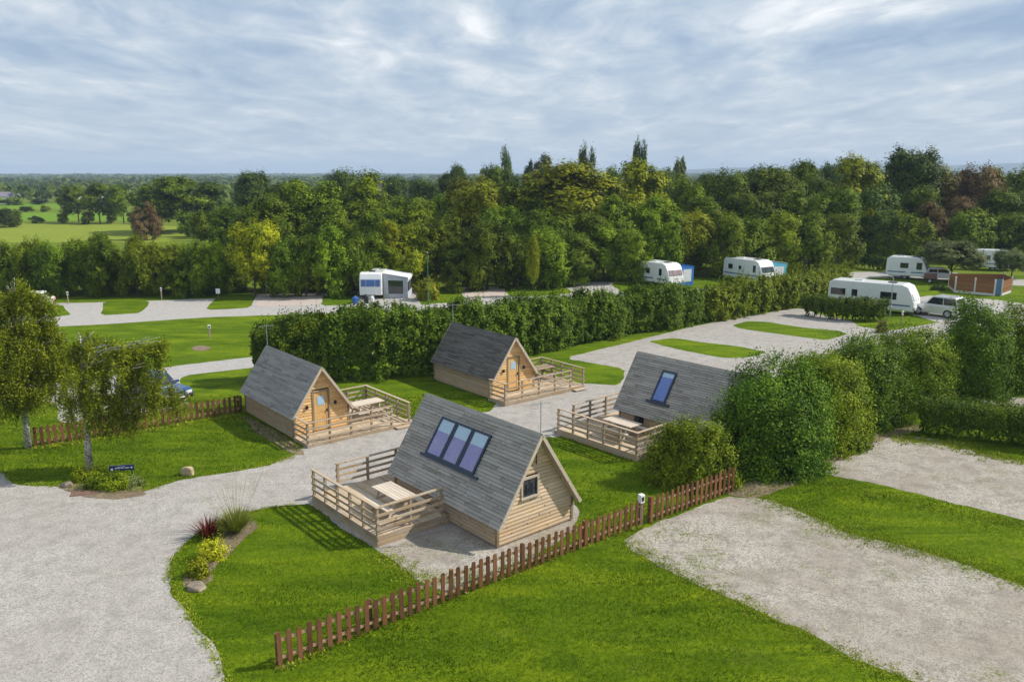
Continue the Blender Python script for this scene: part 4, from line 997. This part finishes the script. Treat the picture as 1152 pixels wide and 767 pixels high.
def car(loc, heading, label, paint, kind='hatch', name='parked_car', spare=False):
    r = empty(name, loc, heading, label, 'car')
    if kind == 'suv': L, W, H, hb = 4.1, 1.85, 1.8, 1.05
    else: L, W, H, hb = 4.2, 1.75, 1.45, .88
    h = L / 2; g = .3
    body = [(h - .02, g), (h, .55), (h - .08, hb - .2), (h - .3, hb - .08), (h - 1.15, hb), (-h + .1, hb), (-h, hb - .15), (-h, g)]
    MB().prism(body, -W / 2, W / 2, 'xz').build('body', M[paint], r, bevel=.06)
    if kind == 'suv': top = [(h - 1.25, hb - .02), (h - 1.9, H - .05), (h - 2.1, H), (-h + .35, H), (-h + .22, H - .1), (-h + .1, hb - .02)]
    else: top = [(h - 1.0, hb - .02), (h - 1.75, H - .05), (h - 2.0, H), (-h + .95, H), (-h + .7, H - .06), (-h + .15, hb - .02)]
    MB().prism(top, -W / 2 + .13, W / 2 - .13, 'xz').build('cabin', M[paint], r, bevel=.05)
    f = lambda i, j, t: (top[i][0] * (1 - t) + top[j][0] * t, top[i][1] * (1 - t) + top[j][1] * t)
    def slope_pane(p, q, out, nm):
        p, q = Vector((p[0], 0, p[1])), Vector((q[0], 0, q[1])); dv = (q - p); Ls = dv.length; dv.normalize(); nv = dv.cross(Vector((0, 1, 0)))
        if nv.x * out < 0: nv = -nv
        Mt = Matrix((nv, Vector((0, 1, 0)), dv)).transposed()
        MB().box((p + q) / 2 + nv * .008, (.03, W - .42, Ls * .82), M=Mt).build(nm, M['glass'], r)
    slope_pane(top[0], top[1], 1, 'windscreen'); slope_pane(top[5], top[4], -1, 'rear_window')
    for s in (-1, 1):
        y = s * (W / 2 - .125)
        fr, bk = top[1][0] - .02, top[4][0] + .12; z1 = H - .13; z0 = hb + .06; sl = (top[0][0] - top[1][0]) * .72
        MB().prism([(fr + sl, z0), (fr - .02, z1), ((fr + bk) / 2 + .04, z1), ((fr + bk) / 2 + .04, z0)], y - .012, y + .012, 'xz').build('side_window', M['glass'], r)
        MB().prism([((fr + bk) / 2 - .04, z0), ((fr + bk) / 2 - .04, z1), (bk, z1), (bk - .15, z0)], y - .012, y + .012, 'xz').build('side_window', M['glass'], r)
        rw = .37 if kind == 'suv' else .31
        wheel(r, h - .85, s * (W / 2 - .09), rw, .2); wheel(r, -h + .8, s * (W / 2 - .09), rw, .2)
        MB().box((h - .06, s * .62, hb - .28), (.1, .34, .15)).build('headlight', M['lightlens'], r, bevel=.02)
        MB().box((-h + .005, s * .74, hb - .2), (.06, .18, .3)).build('tail_light', M['redlens'], r, bevel=.02)
        MB().box((h - 1.35, s * (W / 2 + .08), hb + .08), (.12, .2, .13)).build('mirror', M[paint], r, bevel=.02)
    MB().box((h + .0, 0, .42), (.1, W * .92, .2)).build('bumper', M['black'], r, bevel=.03)
    MB().box((-h - .0, 0, .45), (.1, W * .92, .2)).build('bumper', M['black'], r, bevel=.03)
    MB().box((h + .055, 0, .45), (.01, .5, .11)).build('number_plate', M['signwhite'], r)
    MB().box((h - .03, 0, .68), (.05, .7, .12)).build('grille', M['black'], r)
    if spare: MB().tube([(-h - .02, .05, .95), (-h - .22, .05, .95)], .36, 20).build('spare_wheel', M['silverpaint'], r, bevel=.03)
    return r
p = at(193, 455); car((p.x - 1.3, p.y + .9, 0), R(-28), 'blue car parked behind the left picket fence, glimpsed through birch leaves', 'bluepaint')
p = at(1060, 357); car((p.x, p.y + 1.0, 0), R(130), 'silver off-roader with a spare wheel on its tailgate beside the long caravan', 'silverpaint', 'suv', spare=True)
p = at(1062, 316); car((p.x, p.y + .8, 0), R(-20), 'white car parked under the dark spreading tree', 'white')
p = at(56, 346); car((p.x - 1.9, p.y, 0), R(200), 'white car by the back hedge, mostly hidden by the left birch', 'white')
p = at(1046, 318); r_ = empty('goods_trailer', (p.x, p.y, 0), R(-30), 'low brown covered trailer between the half hidden caravan and white car', 'trailer')
MB().box((0, 0, .75), (1.3, 1.0, .6)).build('body', M['rust'], r_, bevel=.03); wheel(r_, 0, -.6, .26, .15); wheel(r_, 0, .6, .26, .15)

# fence panels round the store on the right
def panel_fence():
    a, b, c, d = at(1074, 329), at(1118, 333), at(1126, 333), at(1137, 329)
    r = empty('panel_enclosure', a, 0, 'enclosure of orange brown fence panels with pale concrete posts and blue gate', 'fence')
    def P(v): return v - a
    back = Vector((1.5, 4.0, 0)); h = 1.6
    def pan(p, q, mt='panel', nm='fence_panel'):
        p, q = P(p), P(q); m = MB(); n = 10
        for i in range(n): m.beam((p.x, p.y, .3 + (h - .35) * i / n), (q.x, q.y, .3 + (h - .35) * i / n), .03, (h - .35) / n + .012 * (i % 2))
        m.build(nm, M[mt], r)
        MB().beam((p.x, p.y, .12), (q.x, q.y, .12), .05, .22).build('gravel_board', M['concrete'], r)
    mid = a.lerp(b, .5)
    pan(a, mid); pan(mid, b); pan(c, d); pan(a, a + back); pan(d, d + back * .9); pan(a + back, d + back * .9)
    g = P(b.lerp(c, .5)); MB().beam(P(b) + Vector((.06, 0, .9)), P(c) + Vector((-.06, 0, .9)), .05, 1.6).build('gate', M['decal'], r)
    for q in (a, mid, b, c, d, a + back, d + back * .9): v = P(q); MB().box((v.x, v.y, h / 2 + .05), (.13, .13, h + .1)).build('concrete_post', M['concrete'], r)
panel_fence()

# ------------------------------------------------------------------ birches
def birch(loc, H, rad, label, seed, nstr, clusters, fork=True):
    rng = np.random.default_rng(seed); rr = random.Random(seed)
    r = empty('birch_tree', loc, 0, label, 'tree'); m = MB()
    top = Vector((clusters[0][0] * .5, clusters[0][1] * .5, H * .93))
    m.tube([(0, 0, 0), (.03, .02, H * .22), (top.x * .3, top.y * .3, H * .45), (top.x * .7, top.y * .7, H * .72), top], [.16, .12, .10, .06, .012], 10)
    P = []; Nn = []; 
    for (cx, cy, cz, cr, ch, w) in clusters:
        e = Vector((cx, cy, cz + ch * .5)); z0 = min(max(cz - cr * .9, H * .25), H * .8); t = (z0 / H); s0 = Vector((top.x * t * t, top.y * t * t, z0)); s0 = Vector((top.x * t * .8, top.y * t * .8, z0))
        mdp = s0.lerp(e, .55) + Vector((0, 0, cr * .35)); m.tube([s0, s0.lerp(mdp, .5) + Vector((0, 0, .1)), mdp, e], [.055, .042, .028, .008], 6)
        for q in range(5):
            d = Vector((rr.gauss(0, 1), rr.gauss(0, 1), rr.uniform(-.1, .8))).normalized() * cr * .8
            m.tube([mdp, mdp.lerp(e, .5) + d * .5, e + d], [.02, .013, .005], 5)
        k = int(nstr * w)
        d = sphere_dirs(rng, k, -.3); cc_ = unit(rng.normal(size=(14, 3)) + np.array([0, 0, .2])) * rng.uniform(.35, 1.2, (14, 1)); ci_ = rng.integers(0, 14, k)
        st = np.array([cx, cy, cz]) + (cc_[ci_] + rng.normal(size=(k, 3)) * .17) * np.array([cr, cr, ch])
        Ls = rng.uniform(.2, 1.15, k) * min(1.3, ch + .3); sway = rng.normal(size=(k, 2)) * .12
        nl = 16
        for j in range(nl):
            t = j / nl; p = st + np.stack([sway[:, 0] * t, sway[:, 1] * t, -Ls * t], 1) + rng.normal(size=(k, 3)) * .045; P.append(p); Nn.append(rng.normal(size=(k, 3)) + np.array([0, 0, .4]))
    P = np.concatenate(P); Nn = np.concatenate(Nn); keep = P[:, 2] > .9; P, Nn = P[keep], Nn[keep]
    link('crown', leaf_mesh('crown', P, Nn, .085 * rng.uniform(.6, 1.3, len(P)), rng, .75), FOL['birch'], r)
    m.build('trunk', M['birch'], r, smooth=True); return r
b1 = at(101, 529); birch(b1, 6.1, 2.2, 'nearer white barked birch with drooping sparse crown beside the navy sign', 5, 330,
   [(.3, .3, 5.3, .5, .6, .5), (1.1, .2, 5.0, .7, .6, .6), (2.0, .2, 4.9, .6, .6, .55), (2.9, .3, 5.1, .5, .55, .4), (-.1, .3, 4.5, .6, .6, .45), (.7, -.4, 4.2, .8, .7, .75), (1.8, .3, 4.1, .8, .7, .75), (2.7, .2, 4.0, .6, .8, .55),
    (-.4, .1, 3.6, .6, .6, .35), (.3, -.5, 3.3, .7, .8, .6), (1.3, .1, 3.2, .8, .7, .65), (2.4, .2, 3.0, .6, .6, .4), (3.3, .1, 3.3, .7, .45, .35), (3.7, .1, 3.0, .4, .5, .2), (.9, -.2, 2.4, .8, .5, .45), (1.8, .1, 2.3, .5, .5, .25)])
b2 = at(32, 504); birch(b2, 7.5, 2.6, 'leafier birch at the left edge behind the end of the picket fence', 6, 520,
   [(.2, .2, 6.9, .6, .6, .5), (-.6, .3, 6.2, .8, .7, .7), (.9, .2, 6.2, .8, .7, .7), (-1.5, .3, 5.4, .9, .8, .8), (0, -.3, 5.3, 1.0, .8, .9), (1.3, .2, 5.4, .8, .8, .7), (-2.1, .2, 4.4, .9, .9, .7), (-.8, -.4, 4.3, 1., .9, .9),
    (.7, -.3, 4.3, 1., .9, .9), (1.6, .2, 4.4, .7, .9, .5), (-1.8, 0, 3.3, .9, .8, .6), (-.4, -.5, 3.2, 1., .8, .8), (1.0, -.2, 3.2, .9, .8, .7), (1.7, .1, 3.3, .6, .6, .3), (.2, -.3, 2.3, .9, .5, .4), (-1.2, 0, 2.3, .7, .5, .3)])

# ------------------------------------------------------------------ trees
# hedgerow shrubs at the back of the left pitches
grp = 'hedgerow trees behind the left pitches'; rr = random.Random(9)
tops = [(-60, 276), (-28, 272), (4, 275), (34, 268), (64, 272), (92, 270), (122, 262), (152, 266), (182, 274), (212, 272), (242, 270), (318, 266), (345, 268), (372, 255), (400, 260)]
for i, (px, tp) in enumerate(tops):
    tree(px + rr.uniform(-4, 4), 80.5 + rr.uniform(-.5, 1.5), tp + rr.uniform(-2, 2), rr.uniform(40, 54), ['mid', 'oak', 'mid', 'mid', 'oak'][i % 5], 'bushy hedgerow tree in the row behind the left pitches', grp, 'hedgerow_tree', base=.01)
for i in range(17):
    tree(-60 + i * 30 + rr.uniform(-5, 5), 84 + rr.uniform(-.5, 1), 280 + rr.uniform(-5, 5), 46, ['mid', 'oak'][i % 2], 'bushy hedgerow tree in the row behind the left pitches', grp, 'hedgerow_tree', base=.01)
tree(284, 80, 249, 60, 'gold', 'golden yellow tree standing out in the back hedgerow', None, base=.22)
tree(438, 84, 248, 30, 'lime', 'small yellowish tree above the caravan with blue windows', None, base=.5)
g2 = 'wood edge trees behind the far pitches'
for i, (px, tp, w, mt) in enumerate([(425, 262, 56, 'mid'), (458, 254, 64, 'lime'), (490, 250, 60, 'mid'), (520, 262, 56, 'oak'), (548, 250, 60, 'oak'), (578, 262, 62, 'oak'), (612, 255, 62, 'mid'), (646, 262, 62, 'oak'), (680, 252, 60, 'mid'), (712, 258, 56, 'mid'),
        (744, 240, 58, 'mid'), (775, 238, 60, 'lime'), (808, 240, 62, 'mid'), (842, 244, 64, 'mid'), (878, 240, 60, 'lime'), (912, 240, 58, 'mid'), (945, 240, 60, 'mid'), (980, 238, 66, 'oak'), (1018, 240, 60, 'mid'), (1092, 236, 66, 'mid'), (1136, 240, 64, 'mid'), (1175, 236, 70, 'oak')]):
    D = 84 + max(0, (px - 560)) * .05
    if px > 960: D = 112
    tree(px, D + (i % 3), tp, w, mt, 'leafy tree at the wood edge behind the far pitches', g2, 'wood_edge_tree', base=.02)
tree(1045, 113, 228, 38, 'copper', 'dull reddish tree in the wood edge above the spreading dark tree')
# main wood, named ones
named = [(345, 104, 204, 84, 'mid', 'rounded green tree left of the tallest crowns in the wood centre'), (402, 108, 194, 96, 'mid', 'broad domed oak above the golden tree, left centre of the wood'),
 (456, 100, 222, 78, 'mid', 'mid height tree in front of the far slate roof'), (540, 103, 200, 84, 'lime', 'yellow green tree below the slim left poplar'), (508, 108, 214, 60, 'oak', 'dark green tree between the domed oak and the yellow green tree'),
 (640, 105, 184, 138, 'lime', 'widest rounded tree at the centre of the wood'), (722, 110, 181, 92, 'lime', 'bright green tree right below the middle poplar'), (590, 102, 205, 60, 'oak', 'dark tree left of the widest central tree'),
 (690, 98, 222, 70, 'mid', 'lower tree filling the gap below the bright central tree'),
 (770, 114, 200, 60, 'mid', 'tree below the pale willow'), (818, 118, 192, 74, 'oak', 'dark rounded tree right of the pale willow'), (868, 118, 187, 84, 'oak', 'dark clumpy oak right of centre'),
 (908, 120, 182, 66, 'oak', 'oak just left of the bright right hand tree'), (963, 116, 176, 78, 'lime', 'bright tall tree left of the tallest dark tree'), (1016, 124, 167, 76, 'dark', 'tallest dark green tree on the right skyline'),
 (1058, 128, 186, 56, 'lime', 'small bright tree between the tallest dark tree and the copper tree'), (1093, 122, 187, 70, 'copper', 'copper brown tree on the right skyline'), (1140, 128, 187, 76, 'mid', 'green tree at the right edge of the skyline'),
 (1185, 124, 190, 80, 'oak', 'tree beyond the right edge of the frame')]
for (px, D, tp, w, mt, lb) in named: tree(px, D, tp, w, mt, lb, base=.25)
# fillers in the wood
g3 = 'other trees of the wood behind the site'
for i, (px, D, tp, w, mt) in enumerate([(300, 98, 222, 70, 'oak'), (375, 98, 232, 70, 'mid'), (425, 96, 236, 60, 'oak'), (500, 95, 236, 66, 'oak'), (560, 94, 232, 66, 'oak'), (620, 94, 236, 70, 'oak'), (665, 93, 240, 60, 'oak'), (740, 98, 222, 60, 'mid'),
      (790, 104, 222, 70, 'oak'), (840, 106, 216, 76, 'oak'), (890, 108, 214, 76, 'oak'), (935, 108, 212, 70, 'oak'), (985, 114, 208, 66, 'dark'), (1035, 118, 210, 60, 'oak'), (1075, 117, 222, 50, 'copper'), (1120, 117, 214, 66, 'oak'), (1165, 118, 214, 66, 'oak'),
      (320, 118, 208, 60, 'oak'), (265, 112, 232, 60, 'oak'), (240, 116, 235, 55, 'mid')]):
    tree(px, D, tp, w, mt, 'tree filling the wood between its taller crowns', g3, 'wood_tree', base=.2)
g4 = 'dark trees on the skyline behind the wood'
for i, (px, D, tp, w, mt) in enumerate([(175, 175, 208, 60, 'oak'), (205, 170, 199, 88, 'oak'), (240, 178, 205, 60, 'dark'), (292, 160, 193, 62, 'dark'), (325, 160, 203, 50, 'oak'), (385, 160, 191, 52, 'dark'), (447, 170, 198, 42, 'dark'), (475, 160, 203, 50, 'dark'), (502, 150, 195, 50, 'dark'),
      (517, 165, 186, 40, 'dark'), (552, 150, 186, 44, 'oak'), (575, 150, 190, 30, 'dark'), (625, 165, 190, 40, 'dark'), (695, 160, 188, 40, 'oak'), (745, 160, 190, 40, 'oak'), (790, 160, 196, 46, 'dark'), (840, 165, 192, 50, 'dark'), (935, 165, 184, 50, 'dark'), (985, 165, 184, 44, 'dark'), (1070, 165, 192, 50, 'oak'), (1120, 170, 192, 50, 'dark')]):
    tree(px, D, tp, w, mt, 'dark tree on the skyline behind the wood', g4, 'skyline_tree', base=.25)
# poplars
for (px, tp, w, lb) in ((570, 165, 19, 'slim poplar, leftmost of the three poplars on the skyline'), (656, 161, 17, 'left stem of the bushy middle poplar pair'), (664, 167, 16, 'shorter right stem of the middle poplar pair'), (716, 155, 15, 'tallest slim poplar on the skyline'), (723, 158, 13, 'slightly shorter poplar right beside the tallest one')):
    tree(px, 190, tp, w, 'dark', lb, None, 'poplar_tree', base=.1, meshes=COLUMNS)
tree(612, 190, 174, 24, 'grey', 'thin airy tree on the skyline between two poplars', None, base=.5, meshes=FARC)
tree(596, 190, 181, 18, 'dark', 'small dark tree left of the thin airy skyline tree', None, base=.5, meshes=FARC)
tree(766, 170, 178, 24, 'grey', 'pale willow rising above the wood right of the poplars', None, base=.3, meshes=FARC)
# trees in the left fields
for (px, D, tp, w, mt, lb) in ((86, 208, 209, 38, 'oak', 'leftmost of the three field oaks'), (110, 205, 206, 36, 'oak', 'middle one of the three field oaks'), (137, 205, 208, 36, 'oak', 'rightmost of the three field oaks'),
     (163, 152, 228, 34, 'copper', 'brown leaved round tree by the near field'), (3, 190, 234, 40, 'dark', 'dark bushy tree at the left edge by the fields')):
    tree(px, D, tp, w, mt, lb, None, 'field_tree', base=.22 if 'oak' in lb else .03)
g5 = 'shrubs along the field boundaries'
for i, (px, D, tp, w) in enumerate([(30, 270, 232, 16), (51, 270, 231, 12), (40, 205, 243, 18), (70, 205, 240, 12), (98, 200, 238, 16), (125, 205, 238, 18), (150, 203, 238, 16), (12, 330, 222, 30), (45, 340, 223, 30), (210, 160, 240, 22), (230, 150, 240, 16), (250, 140, 238, 24)]):
    tree(px, D, tp, w, ['dark', 'mid'][i % 2], 'small shrub along a boundary of the left fields', g5, 'field_shrub', base=.0, meshes=FARC, cat='shrub')
# slim young tree and dark spreading trees near the right caravans
v = at(600, 333); tree(600, v.y, 263, 19, 'lime', 'slim young tree standing alone on a grass strip', None, 'young_tree', meshes=COLUMNS, base=.24)
tree(1072, 92, 271, 70, 'grey', 'dark spreading low tree with flat crown beside the fence panels', None, 'spreading_tree', zlo=1.6)
tree(1140, 94, 281, 46, 'grey', 'dark rounded tree at the right edge beside the fence panels', None, 'spreading_tree', zlo=.9)

# distant woodland: reads as one mass
def woodland():
    rng = np.random.default_rng(77); P = []; S = []; Nn = []
    def row(D, x0, x1, h, k):
        nonlocal P, S, Nn
        n = int((x1 - x0) / k); X = np.linspace(x0, x1, n) + rng.normal(size=n) * k * .3; w = Wob(int(D), 1, (.006, .02, .06))
        for x in X:
            hh = h * (1 + .28 * float(w(np.array([[x]]))[0]) + rng.normal() * .10); rx = rng.uniform(.6, 1.1) * k
            m = 60; d = sphere_dirs(rng, m, -.1); p = d * np.array([rx, rx, hh * .62]) + np.array([x, D + rng.normal() * k * .8, hh * .38]); P.append(p); Nn.append(d + rng.normal(size=(m, 3)) * .4); S.append(rng.uniform(.5, 1.1, m) * k * .42)
    for D, h, k in ((360, 6.5, 8), (420, 7, 8), (520, 7, 9), (640, 7.5, 10), (800, 8, 12), (1000, 8.5, 14), (1300, 9, 18), (1700, 9.5, 24), (2300, 11, 32), (3000, 13, 42)):
        row(D, -.75 * D, (-.16 if D < 380 else .75) * D, h, k)
    for D, h in ((235, 9), (260, 9.5), (300, 10)): row(D, -.36 * D if D > 290 else -.2 * D, .72 * D, h, 7)
    P, S, Nn = np.concatenate(P), np.concatenate(S), np.concatenate(Nn); P[:, 2] = np.maximum(P[:, 2], .2)
    tag(link('distant_woodland', leaf_mesh('distant_woodland', P, Nn, S, rng, .8), FOL['far']), 'belts of distant woodland stretching to the horizon', 'woodland', kind='stuff')
woodland()
# far hills
def hills(name, D, x0, x1, prof, depth, m):
    n = 90; vs = []; fs = []; w = Wob(int(D), 1, (.0015, .004, .01))
    for i in range(n):
        x = x0 + (x1 - x0) * i / (n - 1); t = i / (n - 1); h = float(np.interp(t, [p[0] for p in prof], [p[1] for p in prof])) * (1 + .09 * float(w(np.array([[x]]))[0]))
        vs += [(x, D, -.5), (x, D + depth * .3, h * .7), (x, D + depth * .6, h), (x, D + depth, -.5)]
    for i in range(n - 1):
        for j in range(3): a = i * 4 + j; fs.append((a, a + 4, a + 5, a + 1))
    me = bpy.data.meshes.new(name); me.from_pydata(vs, [], fs); o = link(name, me, m, smooth=True); tag(o, kind='structure')
hm = grass_mat('far hillside', (.03, .05, .02), (.05, .075, .03), (.08, .10, .04), dryamt=.1)
hills('hills', 4600, 600, 5200, [(0, 0), (.08, 35), (.2, 62), (.34, 66), (.42, 74), (.5, 78), (.62, 92), (.75, 94), (1, 98)], 1600, hm)
hills('hills', 3400, -4200, 2600, [(0, 20), (.2, 16), (.4, 19), (.55, 19), (.75, 22), (1, 24)], 900, hm)

# far buildings
def house(px, D, w, h, label, wall='brick', roof='tile'):
    x = xat(px, D); r = empty('distant_house', (x, D, 0), R(12), label, 'house')
    MB().box((0, 0, h * .32), (w, w * .5, h * .64)).build('wall', M[wall], r)
    MB().prism([(-w * .29, h * .62), (w * .29, h * .62), (0, h)], -w * .53, w * .53, 'yz').build('roof', M[roof], r)
    for k in (-.28, 0, .28): MB().box((w * k, -w * .252, h * .42), (w * .1, .08, h * .14)).build('window', M['glass'], r)
    return r
house(436, 178, 9, hgt(178, 207), 'slate roofed house glimpsed through the wood', 'brick')
house(3, 345, 12, 5, 'white farmhouse at the far left edge', 'render'); house(101, 300, 10, hgt(300, 221), 'pale roofed barn behind the field oaks', 'render', 'render')

# ------------------------------------------------------------------ sun, sky
SUN_EL = R(41); sx, sy = .985, .17
S = Vector((sx * math.cos(SUN_EL), sy * math.cos(SUN_EL), math.sin(SUN_EL))).normalized()
sd = bpy.data.lights.new('sun', 'SUN'); so = bpy.data.objects.new('sun', sd); COL.objects.link(so)
sd.energy = 5.0; sd.angle = R(.6); sd.color = (1, .94, .83); so.rotation_euler = S.to_track_quat('Z', 'Y').to_euler(); so.location = (60, 20, 60)
w = bpy.data.worlds.new('World'); scene.world = w; w.use_nodes = True; nt = w.node_tree; nt.nodes.clear()
def wn(t, **k):
    x = nt.nodes.new(t)
    for a, b in k.items(): setattr(x, a, b)
    return x
L = nt.links.new
sky = wn('ShaderNodeTexSky', sky_type='NISHITA'); sky.sun_disc = False; sky.sun_elevation = SUN_EL; sky.sun_rotation = math.atan2(sx, sy); sky.air_density = 1.2; sky.dust_density = 1.5
tc = wn('ShaderNodeTexCoord'); sep = wn('ShaderNodeSeparateXYZ'); L(tc.outputs['Generated'], sep.inputs[0])
def wm(op, a, b=0.):
    x = wn('ShaderNodeMath', operation=op)
    for i, v in enumerate((a, b)):
        if isinstance(v, bpy.types.NodeSocket): L(v, x.inputs[i])
        else: x.inputs[i].default_value = v
    return x.outputs[0]
# project the view direction on a cloud deck
zz = wm('ADD', wm('MAXIMUM', sep.outputs[2], 0.), .09)
cx = wm('DIVIDE', sep.outputs[0], zz); cy = wm('DIVIDE', sep.outputs[1], zz)
cv = wn('ShaderNodeCombineXYZ'); L(cx, cv.inputs[0]); L(cy, cv.inputs[1])
def wnoise(scale, sc, detail=6, rough=.55, dist=.4, rot=0):
    mp = wn('ShaderNodeMapping'); mp.inputs['Scale'].default_value = sc; mp.inputs['Rotation'].default_value = (0, 0, rot); L(cv.outputs[0], mp.inputs[0])
    x = wn('ShaderNodeTexNoise'); x.inputs['Scale'].default_value = scale; x.inputs['Detail'].default_value = detail; x.inputs['Roughness'].default_value = rough; x.inputs['Distortion'].default_value = dist
    L(mp.outputs[0], x.inputs['Vector']); return x.outputs['Fac']
n1 = wnoise(1.6, (.95, .52, 1), 7, .50, .8, R(8)); n2 = wnoise(.5, (.8, .6, 1), 4, .5, .2); n3 = wnoise(4.2, (.9, .5, 1), 6, .6, .6, R(-6))
mix = wm('ADD', wm('ADD', wm('MULTIPLY', n1, .50), wm('MULTIPLY', n2, .20)), wm('MULTIPLY', n3, .30))
cr = wn('ShaderNodeValToRGB'); e = cr.color_ramp.elements; e.new(.5); e.new(.5)
CLOUD = [(.38, (2.9, 4.0, 5.7)), (.47, (4.3, 5.3, 6.6)), (.55, (6.2, 6.85, 7.6)), (.64, (9.5, 9.6, 9.8))]
for el, (p_, c_) in zip(e, CLOUD): el.position = p_; el.color = (*[q / 10 for q in c_], 1)
L(mix, cr.inputs[0])
sc = wn('ShaderNodeVectorMath', operation='SCALE'); sc.inputs[3].default_value = 10; L(cr.outputs[0], sc.inputs[0])
hzf = wn('ShaderNodeMapRange'); L(sep.outputs[2], hzf.inputs[0]); hzf.inputs[1].default_value = 0; hzf.inputs[2].default_value = .16; hzf.inputs[3].default_value = .62; hzf.inputs[4].default_value = 0
hx = wn('ShaderNodeMix', data_type='RGBA'); L(hzf.outputs[0], hx.inputs[0]); L(sc.outputs[0], hx.inputs[6]); hx.inputs[7].default_value = (5.9, 6.7, 7.5, 1)
mx = wn('ShaderNodeMix', data_type='RGBA'); mx.inputs[0].default_value = .9; L(sky.outputs[0], mx.inputs[6]); L(hx.outputs[2], mx.inputs[7])
bg = wn('ShaderNodeBackground'); bg.inputs[1].default_value = .102; L(mx.outputs[2], bg.inputs[0]); ow = wn('ShaderNodeOutputWorld'); L(bg.outputs[0], ow.inputs[0])

# haze: one even box of pale air
hz = MB().box((0, 4500, 54), (19000, 10400, 112)).build('haze', None)
hm_ = bpy.data.materials.new('haze air'); hm_.use_nodes = True; t = hm_.node_tree; t.nodes.clear()
o = t.nodes.new('ShaderNodeOutputMaterial'); pv = t.nodes.new('ShaderNodeVolumePrincipled'); pv.inputs['Density'].default_value = .00022; pv.inputs['Color'].default_value = (.62, .78, 1, 1)
t.links.new(pv.outputs[0], o.inputs['Volume']); hz.data.materials.append(hm_); hz['kind'] = 'stuff'; hz['label'] = 'pale blue haze over the far hills'

vs = scene.view_settings; vs.view_transform = 'Standard'; vs.look = 'None'; vs.exposure = .13; vs.gamma = 1; vs.use_curve_mapping = False
scene.cycles.max_bounces = 6; scene.cycles.transparent_max_bounces = 8; scene.cycles.volume_bounces = 0
